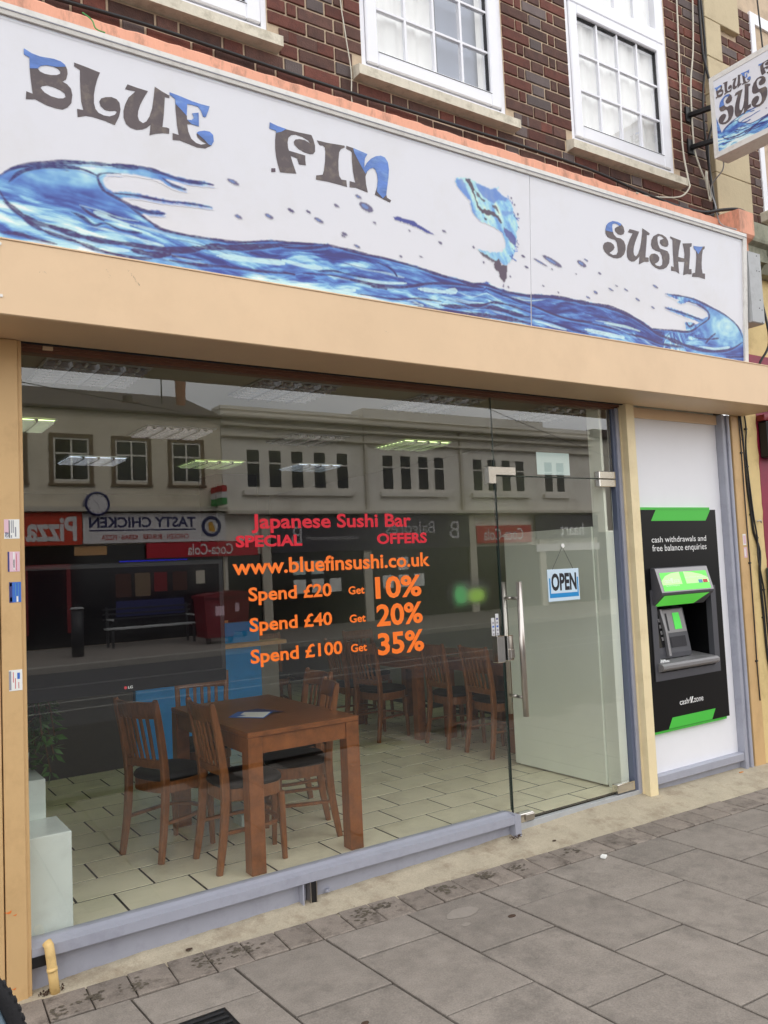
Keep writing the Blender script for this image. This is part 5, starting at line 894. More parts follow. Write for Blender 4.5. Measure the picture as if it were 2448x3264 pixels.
# hygiene sticker, card stickers, notices
hy = thing('hygiene_sticker', 'blurred green and lime rating sticker on the glass left of the door', 'sticker', (2.96, -.002, 1.32))
hn = (40, 24); hv = []; hc = []
for j in range(hn[1] + 1):
    for i in range(hn[0] + 1):
        x = 2.79 + .34 * i / hn[0]; z = 1.215 + .21 * j / hn[1]; e = lambda cx, cz, rx, rz, p: math.exp(-((abs(x - cx) / rx) ** p + (abs(z - cz) / rz) ** p))
        g1, g2, g3 = e(2.893, 1.32, .04, .046, 2.4), e(3.005, 1.312, .055, .034, 2.4), .5 * e(2.955, 1.33, .13, .065, 3); s_ = g1 + g2 + g3 + 1e-5
        c = [(g1 * p + g2 * q + g3 * r) / s_ for p, q, r in zip(lin((62, 160, 80)), lin((132, 178, 44)), lin((84, 84, 84)))]; hv.append((x, -.0025, z)); hc.append((*c, min(1, s_)))
ho_ = MB().add(hv, [(j * (hn[0] + 1) + i, j * (hn[0] + 1) + i + 1, (j + 1) * (hn[0] + 1) + i + 1, (j + 1) * (hn[0] + 1) + i) for j in range(hn[1]) for i in range(hn[0])])
hm = bpy.data.materials.new('soft_print'); hm.use_nodes = True; hnt = hm.node_tree; hb = hnt.nodes['Principled BSDF']; hvc = hnt.nodes.new('ShaderNodeVertexColor'); hvc.layer_name = 'print'; hnt.links.new(hvc.outputs['Color'], hb.inputs['Base Color']); hnt.links.new(hvc.outputs['Alpha'], hb.inputs['Alpha']); hb.inputs['Roughness'].default_value = .5; MATS['soft_print'] = hm
hob = ho_.build('faded_print', 'soft_print', hy); hat = hob.data.color_attributes.new('print', 'FLOAT_COLOR', 'POINT'); hat.data.foreach_set('color', [q for c in hc for q in c])
for k, (x, z0, z1, lb) in enumerate(((3.103, 1.078, 1.178, 'left of two narrow strips of card logos beside the door lock'), (3.134, 1.078, 1.2, 'right and taller of two narrow strips of card logos beside the door lock'))):
    t = thing('card_logo_strip', lb, 'sticker', (x, -.002, z0), 'card logo strips'); bx('strip', 'clock_face', t, x, x + .024, -.0025, -.0008, z0, z1, 0)
    n_ = int((z1 - z0) / .021)
    for j in range(n_): zz = z0 + .004 + j * .021; flat('card_logo', [[(x + .005, zz), (x + .019, zz), (x + .019, zz + .010), (x + .005, zz + .010)]], lambda a, b: (a, -.0032, b), ['sticker_grey', 'sticker_grey', 'sticker_blue', 'sticker_grey', 'sticker_navy'][j % 5], t)
bx('paper_notice', 'paper_mint', None, 3.541, 3.818, .013, .0145, 2.005, 2.141, 0); tag(bpy.data.objects['paper_notice'], 'plain pale sheet of paper taped inside above the door', 'notice')
op = thing('open_sign', 'blue and white OPEN sign hanging by a string in the door', 'sign', (3.69, -.004, 1.24))
bx('board', 'open_pale', op, 3.557, 3.823, -.006, -.0008, 1.24, 1.432, .002)
flat('blue_border', [[(3.567, 1.262), (3.813, 1.262), (3.813, 1.38), (3.567, 1.38)]], lambda a, b: (a, -.0065, b), 'open_blue', op); flat('inner_board', [[(3.578, 1.288), (3.802, 1.288), (3.802, 1.416), (3.578, 1.416)]], lambda a, b: (a, -.007, b), 'open_pale', op)
text('writing', 'OPEN', 3.584, 3.797, 1.302, 1.408, lambda a, b: (a, -.0076, b), 'ink', op, .038)
MB().tube([(3.6, -.003, 1.428), (3.697, -.003, 1.566)], .0012, 5).build('string', 'cable_black', op); MB().tube([(3.78, -.003, 1.428), (3.697, -.003, 1.566)], .0012, 5).build('string', 'cable_black', op); MB().disc((3.699, -.0008, 1.572), .013, 'y', .008, 16).build('suction_hook', 'paper', op)
# stickers on the left pillar
def pill(label, x0, x1, z0, z1, base_m, bits, name='pillar_sticker'):
    t = thing(name, label, 'sticker', ((x0 + x1) / 2, -.081, z0), 'stickers on the left pillar'); bx('sticker_sheet', base_m, t, x0, x1, -.0812, -.0802, z0, z1, 0)
    for a0, a1, b0, b1, m_ in bits:
        flat('print', [[(x0 + (x1 - x0) * a, z0 + (z1 - z0) * b) for a, b in ((a0, b0), (a1, b0), (a1, b1), (a0, b1))]], lambda a, b: (a, -.0818, b), m_, t)
    return t
t_ = pill('pink and white torn sticker marked GB, uppermost on the left pillar', .569, .625, 1.672, 1.748, 'paper', [(.0, .3, .3, 1, 'pink'), (.3, .36, .05, .95, 'ink'), (.45, .5, .3, .95, 'sticker_grey'), (.56, .62, .3, .95, 'sticker_grey'), (.7, .78, .1, .6, 'sticker_grey'), (.42, .5, .05, .18, 'sticker_grey')])
vs_, fs_ = text_mesh('GB', .02); MB().add([(.573 + (v.y) * .016, -.0818, 1.677 + v.x * .016) for v in vs_], fs_).build('writing', 'sticker_navy', t_)
pill('pink and lilac worn sticker, second from the top on the left pillar', .58, .624, 1.543, 1.621, 'pink', [(.0, .14, 0, 1, 'sticker_navy'), (.45, .58, .1, .98, 'paper'), (.48, .55, .2, .6, 'sticker_blue'), (.7, .74, .05, .9, 'sticker_red')])
pill('blue card sticker, third from the top on the left pillar', .584, .627, 1.423, 1.502, 'sticker_blue', [(.0, .24, 0, 1, 'sticker_navy'), (.05, .22, .8, .96, 'paper'), (.05, .24, .05, .25, 'pink'), (.6, .75, .02, .3, 'paper'), (.5, .56, .3, .95, 'card_blue'), (.75, .8, .3, .95, 'card_blue')])
pill('white sticker with a blue emblem, lowest on the left pillar', .578, .626, 1.082, 1.162, 'paper', [(.0, .17, .05, .95, 'sticker_grey'), (.62, .82, .55, .85, 'sticker_blue'), (.3, .35, .4, .9, 'sticker_red'), (.45, .5, .1, .6, 'sticker_red'), (.7, .75, .1, .4, 'sticker_red')])
pr_ = thing('pilaster_sticker', 'small white and pink sticker on the cream pilaster, the upper of two', 'sticker', (5.49, -.062, 1.56), 'stickers on the right pilaster'); bx('sticker_sheet', 'paper', pr_, 5.462, 5.5, -.0615, -.0605, 1.53, 1.61, 0); flat('print', [[(5.468, 1.54), (5.495, 1.54), (5.495, 1.6), (5.468, 1.6)]], lambda a, b: (a, -.062, b), 'pink', pr_)
pr_ = thing('pilaster_sticker', 'small pink sticker on the cream pilaster, the lower of two', 'sticker', (5.49, -.062, 1.44), 'stickers on the right pilaster'); bx('sticker_sheet', 'pink', pr_, 5.465, 5.502, -.0615, -.0605, 1.44, 1.515, 0); flat('print', [[(5.47, 1.45), (5.482, 1.45), (5.482, 1.505), (5.47, 1.505)]], lambda a, b: (a, -.062, b), 'paper', pr_)
# ================================================================== INTERIOR
ZF, ZC, YB = .03, 2.6, 7.4
floor = tag(MB().box(.3, 5.9, .012, YB, -.1, ZF - .0022).build('shop_floor', 'grout'), kind='structure')
TX, TY = .363, .258; tiles = {}
far = MB(); rt = random.Random(14)
for r in range(0, 29):
    y0 = .035 if r == 0 else .205 + TY * (r - 1); y1 = .205 + TY * r
    off = .0 if r % 2 else .19
    for c in range(-2, 15):
        x0 = 1.098 - 4 * TX + c * TX + off + (r % 3) * .006; x1 = x0 + TX
        if x1 < .55 or x0 > 5.4 or y0 > YB: continue
        wd, dp = round(x1 - x0 - .012, 3), round(y1 - y0 - .012, 3)
        if r < 15 and x1 > .8:
            key = (wd, dp)
            if key not in tiles: tiles[key] = block_mesh('floor_tile', wd, dp, .02, .0005, 'tile', 'z')
            piece('floor_tile', tiles[key], floor, ((x0 + x1) / 2, (y0 + y1) / 2, ZF + rt.uniform(-.0006, .0006)), (rt.uniform(-.001, .001), rt.uniform(-.001, .001), 0))
        else: far.add([(x0 + .0025, y0 + .0025, ZF), (x1 - .0025, y0 + .0025, ZF), (x1 - .0025, y1 - .0025, ZF), (x0 + .0025, y1 - .0025, ZF)], [(0, 1, 2, 3)])
far.build('floor_tiles_beyond', 'tile', floor, kind='stuff')
def st_box(name, m, *a): return tag(MB().box(*a).build(name, m), kind='structure')
st_box('ceiling', 'ceiling', .3, 5.9, .051, YB, ZC, ZC + .1); st_box('back_wall', 'wall_dark', .3, 5.9, YB, YB + .1, -.1, ZC); st_box('left_wall', 'wall_in', .3, .5, .02, YB, -.1, ZC); st_box('right_wall', 'wall_in', 5.36, 5.5, .06, YB, -.1, ZC)
st_box('soffit', 'wall_dark', .3, 5.6, .0505, 7.0, ZC + .11, ZC + .2)
# cash machine housing: pale partition box
ho = thing('machine_housing', 'pale green white partition box behind the glass door', 'partition', (4.7, .5, ZF))
bx('side_panel', 'opal', ho, 4.118, 4.15, .14, .985, ZF + .012, 1.692, .002); bx('back_panel', 'opal', ho, 4.15, 5.35, .955, .985, ZF, 1.692, .002); bx('top_panel', 'opal', ho, 4.15, 5.35, .14, .955, 1.66, 1.69, .002); bx('post', 'opal', ho, 4.13, 4.204, .03, .135, ZF, 2.598, .002)
MB().box(4.15, 5.35, .03, .135, 1.66, 2.598).build('upper_fill', 'opal', ho)
for z_, y_ in ((1.45, .86), (1.448, .78)): MB().disc((0, 0, 0), .005, 'y', .003, 8).build('fixing_hole', 'ink', ho).matrix_local = Matrix.Translation(Vector((4.116, y_, z_)) - pos(ho)) @ Matrix.Rotation(math.radians(-90), 4, 'Z')
# ceiling lights
def ceiling_light(x, y, sx, sy, lit, label):
    t = thing('ceiling_light', label, 'ceiling light', (x + sx / 2, y + sy / 2, ZC), 'louvred ceiling lights')
    z = ZC - .003
    MB().box(x, x + sx, y, y + .012, z - .008, z).box(x, x + sx, y + sy - .012, y + sy, z - .008, z).box(x, x + .012, y + .012, y + sy - .012, z - .008, z).box(x + sx - .012, x + sx, y + .012, y + sy - .012, z - .008, z).build('frame', 'metal_grey', t)
    bx('reflector', lit or 'light_off', t, x + .012, x + sx - .012, y + .012, y + sy - .012, z - .002, z, 0)
    lo = MB(); nx, ny = 4, 4
    for i in range(1, nx):
        xx = x + sx * i / nx; lo.prism([(xx - .012, z - .003), (xx + .012, z - .003), (xx + .003, z - .03), (xx - .003, z - .03)], y + .012, y + sy - .012, 'y')
    for j in range(1, ny * 2):
        yy = y + sy * j / (ny * 2); lo.prism([(yy - .006, z - .003), (yy + .006, z - .003), (yy + .0015, z - .028), (yy - .0015, z - .028)], x + .012, x + sx - .012, 'x')
    lo.build('louvre', 'louvre', t)
    if not lit:
        tu = MB()
        for i in range(nx): xx = x + sx * (i + .5) / nx; tu.tube([(xx, y + .02, z - .014), (xx, y + sy - .02, z - .014)], .008, 8)
        tu.build('tubes', 'print_white', t)
rows = [(.64, [.89, 2.05, 3.19, 4.3], 'first'), (2.28, [.77, 1.92, 3.1, 4.2], 'second'), (3.98, [.62, 1.76, 2.92, 4.05], 'third'), (5.6, [.6, 1.76, 2.9, 4.05], 'fourth')]
LIT = {(1, 0): 'light_green', (1, 3): 'light_green', (2, 1): 'light_white', (2, 2): 'light_green', (2, 3): 'light_white'}
words_ = ['leftmost', 'second from left', 'third from left', 'rightmost']
for r, (y, xs, wn_) in enumerate(rows[:3]):
    for c, x in enumerate(xs):
        l_ = LIT.get((r, c)); ceiling_light(x, y, .53, .5, l_, f"{'glowing greenish' if l_ == 'light_green' else 'glowing white' if l_ else 'unlit'} louvred ceiling light, {words_[c]} in the {wn_} row from the window")
# television hung in the window
tv = thing('television', 'large black flat television hung in the window, screen to the street', 'television', (1.0, .09, 1.0))
bx('case', 'black', tv, .5, 1.531, .055, .12, 1.006, 1.566, .006); bx('screen', 'screen_black', tv, .53, 1.508, .0535, .056, 1.065, 1.545, 0); bx('lower_bezel', 'black_gloss', tv, .505, 1.527, .0525, .055, 1.008, 1.058, 0)
MB().disc((1.063, .0515, 1.026), .0065, 'y', .001, 14).build('logo_mark', 'sticker_red', tv); text('logo_word', 'LG', 1.074, 1.094, 1.0205, 1.032, lambda a, b: (a, .0515, b), 'print_white', tv, .02)
bx('wall_arm', 'black', tv, .46, .5, .08, .11, 1.2, 1.4)
# stepped white plinth and plant
pn = thing('stepped_plinth', 'glossy white two-step display plinth behind the left pillar', 'plinth', (.68, .2, ZF))
bx('lower_step', 'white_gloss', pn, .505, .827, .045, .322, ZF, .474, .003); bx('upper_step', 'white_gloss', pn, .505, .785, .323, .6, ZF, .64, .003)
pt = thing('potted_plant', 'leafy green potted plant on the white plinth below the television', 'plant', (.72, .44, .64))
MB().tube([(.68, .45, .642), (.68, .45, .74)], .05, 16, True, .065).build('pot', 'white_gloss', pt, True)
stm = MB(); lf = MB(); rp_ = random.Random(6)
for i in range(34):
    a = rp_.uniform(0, 6.28); h = rp_.uniform(.08, .34); L = rp_.uniform(.05, .19); tip = (.70 + math.cos(a) * L, .44 + math.sin(a) * L * .8, .74 + h)
    droop = (tip[0] + math.cos(a) * .05, tip[1] + math.sin(a) * .05, tip[2] - rp_.uniform(.05, .26)); path = smooth_pts([(.68, .45, .72), ((.68 + tip[0]) / 2, (.45 + tip[1]) / 2, .74 + h * .8), tip, droop], 5)
    stm.tube(path, .0035, 5)
    for q in path[6:]:
        for _ in range(3):
            b = rp_.uniform(0, 6.28); s = rp_.uniform(.03, .055); d = Vector((math.cos(b), math.sin(b), rp_.uniform(-1.1, .1))).normalized(); n = d.cross(Vector((math.sin(b * 2), .3, .6))).normalized(); e = q + d * .006
            lf.add([e, e + d * s * .5 + n * s * .26, e + d * s * 1.25, e + d * s * .5 - n * s * .26, e + d * s * .55 + Vector((0, 0, .004))], [(0, 1, 4), (1, 2, 4), (2, 3, 4), (3, 0, 4)])
stm.build('stems', 'stem', pt); lf.build('foliage', 'leaf', pt, kind='stuff')
# tables
def table(x0, x1, y0, y1, label, h=.715):
    t = thing('dining_table', label, 'table', ((x0 + x1) / 2, (y0 + y1) / 2, ZF), 'square legged wooden tables')
    g = .078
    MB().box(x0, x1, y0, y1, h - .026, h, .003).build('table_top', 'wood', t)
    MB().box(x0 + g, x1 - g, y0 + .012, y0 + .032, h - .11, h - .027).box(x0 + g, x1 - g, y1 - .032, y1 - .012, h - .11, h - .027).box(x0 + .012, x0 + .032, y0 + g, y1 - g, h - .11, h - .027).box(x1 - .032, x1 - .012, y0 + g, y1 - g, h - .11, h - .027).build('apron', 'wood', t)
    for x in (x0 + .001, x1 - g - .001):
        for y in (y0 + .001, y1 - g - .001): MB().box(x, x + g, y, y + g, ZF, h - .0265, .003).build('leg', 'wood', t)
    return t
T1 = table(1.695, 2.335, .215, 1.305, 'brown wooden table just behind the window with a leaflet on it'); table(4.33, 4.96, 1.2, 2.1, 'dark wooden table at the right behind the two tucked-in chairs'); table(4.1, 4.75, 2.14, 3.2, 'dark wooden table towards the back of the shop', .72)
lf_ = thing('leaflet', 'folded blue and white leaflet lying on the wooden table', 'leaflet', (1.95, .68, .716))
MB().add([(1.80, .70, .7165), (1.93, .525, .7165), (2.02, .60, .73), (1.90, .80, .722)], [(0, 1, 2, 3)]).build('blue_cover', 'sticker_blue', lf_); MB().add([(1.84, .675, .7185), (1.935, .54, .7188), (2.01, .605, .7305), (1.92, .75, .7240)], [(0, 1, 2, 3)]).build('white_print', 'paper', lf_); MB().add([(2.02, .60, .73), (1.90, .80, .722), (2.04, .84, .717), (2.11, .63, .717)], [(0, 1, 2, 3)]).build('back_cover', 'sticker_navy', lf_)
# chairs: built once at the origin facing +y, then copied
def make_chair():
    t = thing('dining_chair', 'chair', 'chair', (0, 0, ZF), 'slat-back wooden chairs'); z0 = ZF
    seat = MB(); n = 28
    def outline(s, z):
        o = []
        for i in range(n):
            a = 2 * math.pi * i / n; c, q = math.cos(a), math.sin(a); e = .55
            x = math.copysign(abs(c) ** e, c) * .178; y = math.copysign(abs(q) ** e, q) * .172
            x *= 1 - .1 * max(0, -y / .172); o.append((x * s, y * s + .005, z))
        return o
    def stack(levels):
        m = MB()
        for s, z in levels: m.v += outline(s, z0 + z)
        k = len(levels)
        for i in range(k - 1):
            for j in range(n): m.f.append((i * n + j, i * n + (j + 1) % n, (i + 1) * n + (j + 1) % n, (i + 1) * n + j))
        m.f.append(tuple(reversed(range(n)))); m.f.append(tuple((k - 1) * n + j for j in range(n))); return m
    stack([(.96, .335), (.97, .34), (.97, .395)]).build('seat_frame', 'wood_chair', t, False)
    stack([(.96, .396), (1.0, .404), (1.0, .418), (.95, .43), (.8, .437), (.5, .44)]).build('seat_pad', 'seat_black', t, True)
    for s in (-1, 1):
        MB().bar([(s * .150, .155, z0), (s * .146, .150, z0 + .2), (s * .143, .146, z0 + .34)], [(.024, .024), (.032, .032), (.036, .036)]).build('front_leg', 'wood_chair', t)
        MB().bar(smooth_pts([(s * .156, -.205, z0), (s * .15, -.172, z0 + .2), (s * .148, -.158, z0 + .4), (s * .150, -.172, z0 + .56), (s * .156, -.2, z0 + .72), (s * .162, -.222, z0 + .83)], 3), [(.028, .03), (.029, .034), (.03, .038), (.03, .04), (.031, .042), (.031, .043), (.031, .044), (.031, .043), (.031, .042), (.031, .041), (.031, .04), (.031, .038), (.031, .036), (.03, .034), (.028, .03), (.024, .02)]).build('back_post', 'wood_chair', t)
    def arc(z, y, bow, w_): return [(-w_ + 2 * w_ * i / 8, y - bow * (1 - ((i - 4) / 4) ** 2), z0 + z) for i in range(9)]
    MB().bar(arc(.775, -.205, .03, .15), (.02, .09), (0, 1, .25)).build('top_rail', 'wood_chair', t)
    MB().bar(arc(.49, -.165, .012, .145), (.02, .045), (0, 1, .1)).build('lower_rail', 'wood_chair', t)
    for i in range(5):
        x = -.092 + .046 * i; b1, b2 = .012 * (1 - (x / .145) ** 2), .03 * (1 - (x / .15) ** 2)
        MB().bar([(x * .94, -.165 - b1, z0 + .495), (x * .97, -.18 - b1 * .5 - b2 * .5, z0 + .6), (x, -.203 - b2, z0 + .75)], (.021, .011)).build('slat', 'wood_chair', t)
    hoop = [(-.147, .12, z0 + .2), (-.13, .05, z0 + .2), (-.08, -.02, z0 + .2), (0, -.045, z0 + .2), (.08, -.02, z0 + .2), (.13, .05, z0 + .2), (.147, .12, z0 + .2)]
    MB().bar(smooth_pts([(-.15, -.17, z0 + .19), (-.149, -.03, z0 + .19), (-.135, .1, z0 + .19), (-.07, .155, z0 + .19), (0, .168, z0 + .19), (.07, .155, z0 + .19), (.135, .1, z0 + .19), (.149, -.03, z0 + .19), (.15, -.17, z0 + .19)], 4), (.016, .026), (0, 0, 1)).build('stretcher', 'wood_chair', t)
    return t
ch0 = make_chair()
CH = [((1.785, .50), -90, 'wooden slat-back chair nearest the glass on the left side of the leaflet table'),
 ((1.545, .915), -69, 'wooden slat-back chair pulled out at the left side of the table, behind the nearest one'),
 ((2.19, .68), 72, 'wooden slat-back chair nearest the glass on the right side of the leaflet table'),
 ((2.37, 1.1), 88, 'wooden slat-back chair on the right of the leaflet table, its back just behind another'),
 ((1.95, 1.47), 158, 'wooden slat-back chair at the far end of the leaflet table before the blue counter'),
 ((4.30, 1.36), -92, 'wooden slat-back chair at the right, the nearer of two beside the door edge'),
 ((4.28, 1.85), -94, 'wooden slat-back chair at the right, the farther of two beside the door edge'),
 ((3.98, 2.5), -80, 'dim wooden chair at the near left of the back table'),
 ((4.0, 2.95), -96, 'dim wooden chair at the far left of the back table'),
 ((4.5, 3.5), 178, 'dim wooden chair at the far end of the back table, facing the window'),
 ((3.7, 4.1), 170, 'dim wooden chair standing deepest in the shop, left of the others')]
for k, ((x, y), a, lb) in enumerate(CH):
    if k == 0: ch0.location = (x, y, ZF); ch0.rotation_euler = (0, 0, math.radians(a)); ch0['label'] = lb
    else: copy_tree(ch0, (x, y, ZF), math.radians(a), lb)
# back of the shop
ct = thing('blue_counter', 'bright blue painted counter with a pale wooden ledge', 'counter', (2.5, 3.2, ZF))
bx('lower_front', 'blue_paint', ct, 2.0, 3.085, 3.0, 3.1, ZF, .868, .003); bx('upper_front', 'blue_paint', ct, 2.0, 3.085, 3.02, 3.1, .905, 1.075, .003); bx('ledge', 'ledge_wood', ct, 1.98, 3.3, 2.93, 3.12, .87, .903, .004); bx('end_trim', 'ledge_wood', ct, 2.74, 2.8, 3.012, 3.02, 1.08, 1.1, .001)
bx('side_cabinet', 'wall_in', ct, 3.087, 3.26, 3.02, 3.2, ZF, .868, .003)
bx('dark_cabinet', 'wall_dark', None, 1.2, 1.98, 3.0, 3.5, ZF, 1.1, .004); tag(bpy.data.objects['dark_cabinet'], 'dark low cabinet at the left end of the blue counter', 'cabinet')
bx('dark_column', 'wall_dark', None, 3.55, 4.05, 5.0, 5.5, ZF, ZC, .004); tag(bpy.data.objects['dark_column'], 'dark square column deep inside the shop', 'column')
bx('carton', 'paper_mint', None, 1.98, 2.13, .98, 1.1, ZF, .1, .003); tag(bpy.data.objects['carton'], 'small pale carton on the floor under the leaflet table', 'carton')
# ================================================================== BICYCLE at the left edge
bk = thing('bicycle', 'bicycle at the lower left corner, only the edge of its front tyre in view', 'bicycle', (-.35, -1.2, -.11))
BZ = .278; R = .377
for cx, nm in ((.05, 'front'), (-.95, 'rear')):
    w_ = MB().ring((cx, -1.2, BZ), R - .018, .021, 'y', 72, 10).build('wheel', 'rubber', bk, True)
    MB().ring((cx, -1.2, BZ), R - .046, .011, 'y', 60, 8, 1.2).build('rim', 'rim_blue', w_, True).matrix_parent_inverse = Matrix()
    sp = MB()
    for i in range(24):
        a = 2 * math.pi * i / 24; sp.tube([(cx + .02 * math.cos(a + .5), -1.2 + (.02 if i % 2 else -.02), BZ + .02 * math.sin(a + .5)), (cx + (R - .05) * math.cos(a), -1.2, BZ + (R - .05) * math.sin(a))], .001, 4)
    sp.build('spokes', 'steel', w_); MB().tube([(cx, -1.24, BZ), (cx, -1.16, BZ)], .02, 10).build('hub', 'steel', w_, True)
    tr = MB()
    for i in range(90):
        a = 2 * math.pi * i / 90; tr.box(cx + (R + .0015) * math.cos(a) - .0035, cx + (R + .0015) * math.cos(a) + .0035, -1.214, -1.186, BZ + (R + .0015) * math.sin(a) - .0035, BZ + (R + .0015) * math.sin(a) + .0035)
    tr.build('tread', 'rubber', w_)
fr_ = MB(); hd = (-.12, -1.2, .82); bb = (-.5, -1.2, .26); st_ = (-.66, -1.2, .8)
for a, b in ((hd, st_), ((-.1, -1.2, .7), bb), (st_, bb)): fr_.tube([a, b], .016, 10)
for s in (-.03, .03): fr_.tube([(bb[0], -1.2 + s * .5, bb[2]), (-.95, -1.2 + s * 1.4, BZ)], .009, 8); fr_.tube([(st_[0], -1.2 + s * .3, st_[2] - .04), (-.95, -1.2 + s * 1.4, BZ)], .008, 8)
fr_.build('frame', 'bike_paint', bk, True)
fk = MB()
for s in (-.04, .04): fk.tube(smooth_pts([(-.1, -1.2 + s * .8, .68), (-.02, -1.2 + s, .45), (.05, -1.2 + s, BZ)], 4), .010, 8)
fk.tube([(-.1, -1.2, .67), (-.14, -1.2, .9)], .016, 10).build('fork', 'bike_paint', bk, True)
MB().tube(smooth_pts([(-.2, -.92, .93), (-.15, -1.05, .95), (-.14, -1.2, .92), (-.15, -1.35, .95), (-.2, -1.48, .93)], 5), .012, 10).build('handlebar', 'steel', bk, True)
MB().prism([(-.78, .86), (-.6, .87), (-.48, .845), (-.6, .83), (-.75, .83)], -1.26, -1.14, 'y').build('saddle', 'black', bk); MB().ring((-.5, -1.165, .26), .09, .006).build('chainring', 'steel', bk, True); MB().tube([(-.66, -1.2, .78), (-.675, -1.2, .84)], .012, 8).build('seat_post', 'steel', bk)
# ================================================================== FAR SIDE OF THE STREET (seen in the shop glass)
FYB = -18.0
def facade_window(t, x0, x1, z0, z1, m_frame, split=True, reveal=None, mull=True):
    y = FYB
    if reveal: MB().box(x0 - .1, x1 + .1, y - .02, y + .03, z1, z1 + .1).box(x0 - .1, x0, y - .02, y + .03, z0 - .06, z1).box(x1, x1 + .1, y - .02, y + .03, z0 - .06, z1).box(x0 - .13, x1 + .13, y - .02, y + .06, z0 - .12, z0 - .06).build('window_surround', reveal, t)
    w_ = bx('window', m_frame, t, x0, x1, y - .1, y + .005, z0, z1, 0)
    xm = (x0 + x1) / 2; zt = z0 + (z1 - z0) * .64; g = .05
    cols = [(x0 + g, xm - g / 2), (xm + g / 2, x1 - g)] if mull else [(x0 + g, x1 - g)]
    for a, b in cols:
        for c, d in ((z0 + g, zt - g / 2), (zt + g / 2, z1 - g)): bx('pane', 'far_glass', w_, a, b, y + .006, y + .012, c, d, 0)
    return w_
# cream house with the take-away shops
h1 = thing('cream_house', 'cream rendered house with take-away shops across the street, reflected in the window', 'building', (6, -20, -.17))
bx('wall', 'render_cream', h1, -6, 9.1, -24, FYB, -.2, 5.8, 0); MB().prism([(FYB + .15, 5.8), (FYB + .15, 5.86), (-21, 7.0), (-24, 5.86), (-24, 5.8)], -6, 9.1, 'x').build('roof', 'roof_dark', h1)
for a, b in ((1.0, 2.1), (2.75, 3.95), (4.65, 5.52), (6.18, 7.02), (7.68, 8.5)): facade_window(h1, a, b, 3.98, 5.08, 'render_white', True, 'reveal_brown')
for x, z0, z1, w_ in ((6.95, 5.8, 6.35, .24),): bx('chimney', 'chimney', h1, x - w_, x + w_, -19.6, -19.1, z0, z1, .01); MB().tube([(x, -19.35, z1), (x, -19.35, z1 + .2)], .14, 12).build('chimney_pot', 'roof_dark', h1)
bx('chimney', 'chimney', h1, 8.2, 8.95, -19.7, -19.1, 5.8, 6.32, .01); MB().tube([(8.5, -19.4, 6.3), (8.5, -19.4, 7.15)], .13, 12, True, .16).build('chimney_pot', 'pot', h1)
ar = MB().tube([(7.9, -19.3, 6.0), (7.9, -19.3, 7.4)], .02, 6); ar.build('aerial_pole', 'black', h1)
bx('shop_window', 'shop_glass', h1, -6, 9.05, FYB, FYB + .03, -.15, 2.35, 0); bx('fascia_cornice', 'render_band', h1, -6, 9.15, FYB, FYB + .25, 3.2, 3.32, 0)
for x0, x1, z0, z1, m_ in ((3.9, 4.0, .2, 1.9, 'alarm_red'), (4.9, 5.0, .2, 1.9, 'alarm_red'), (4.0, 4.9, 1.8, 1.9, 'alarm_red'), (6.1, 6.5, 1.0, 1.6, 'pouch_brown'), (6.6, 7.0, 1.0, 1.6, 'reveal_brown'), (7.1, 7.45, 1.1, 1.6, 'alarm_red'), (7.6, 8.0, 1.1, 1.6, 'pouch_brown'), (8.25, 8.5, 1.25, 1.6, 'render_band'), (5.1, 5.9, 2.1, 2.33, 'ledge_wood'), (6.1, 7.9, .5, .9, 'navy')): bx('shop_poster', m_, h1, x0, x1, FYB + .031, FYB + .036, z0, z1, 0)
on_far = lambda d: (lambda a, b: (a, FYB + d, b))
s1 = thing('pizza_sign', 'orange red shop sign reading Pizza, seen mirrored in the window', 'sign', (3.5, -17.9, 2.37)); bx('board', 'pizza_red', s1, 1.2, 5.28, FYB + .04, FYB + .12, 2.37, 3.18, 0); text('writing', 'Pizza', 3.95, 5.15, 2.46, 3.08, on_far(.125), 'chicken_white', s1, .03, 0, True)
s2 = thing('chicken_sign', 'white shop sign reading TASTY CHICKEN, seen mirrored in the window', 'sign', (7.2, -17.9, 2.39)); bx('board', 'chicken_white', s2, 5.3, 9.12, FYB + .04, FYB + .12, 2.39, 3.15, 0)
text('writing', 'TASTY CHICKEN', 5.45, 8.25, 2.78, 3.06, on_far(.125), 'navy', s2, .03, 0, True); bx('rule', 'navy', s2, 5.45, 8.25, FYB + .12, FYB + .126, 2.7, 2.735, 0); text('writing', 'CHICKEN · BURGER · KEBAB · PIZZA', 5.75, 8.05, 2.47, 2.6, on_far(.125), 'sign_red', s2, .02, 0, True)
MB().ring((8.7, FYB + .13, 2.79), .24, .045, 'y', 40, 6, .1).build('roundel', 'navy', s2); flat('emblem', [[(8.62, 2.66), (8.8, 2.64), (8.78, 2.78), (8.72, 2.92), (8.62, 2.9)]], on_far(.128), 'emblem_yellow', s2)
s3 = thing('drinks_sign', 'long red shop sign with flowing white Coca-Cola lettering, mirrored in the window', 'sign', (8.5, -17.9, 1.95)); bx('board', 'coke_red', s3, 6.9, 10.05, FYB + .04, FYB + .14, 1.97, 2.37, 0); text('writing', 'Coca-Cola', 8.0, 9.3, 2.02, 2.32, on_far(.145), 'print_white', s3, .01, -.08, True)
ps_ = thing('hanging_sign', 'small square red white and green sign on the cream house', 'sign', (8.85, -17.5, 3.4)); bx('red_band', 'sign_red', ps_, 8.75, 8.9, -17.95, -17.2, 3.68, 3.85, 0); bx('white_band', 'chicken_white', ps_, 8.75, 8.9, -17.95, -17.2, 3.52, 3.68, 0); bx('green_band', 'hyg_green', ps_, 8.75, 8.9, -17.95, -17.2, 3.34, 3.52, 0)
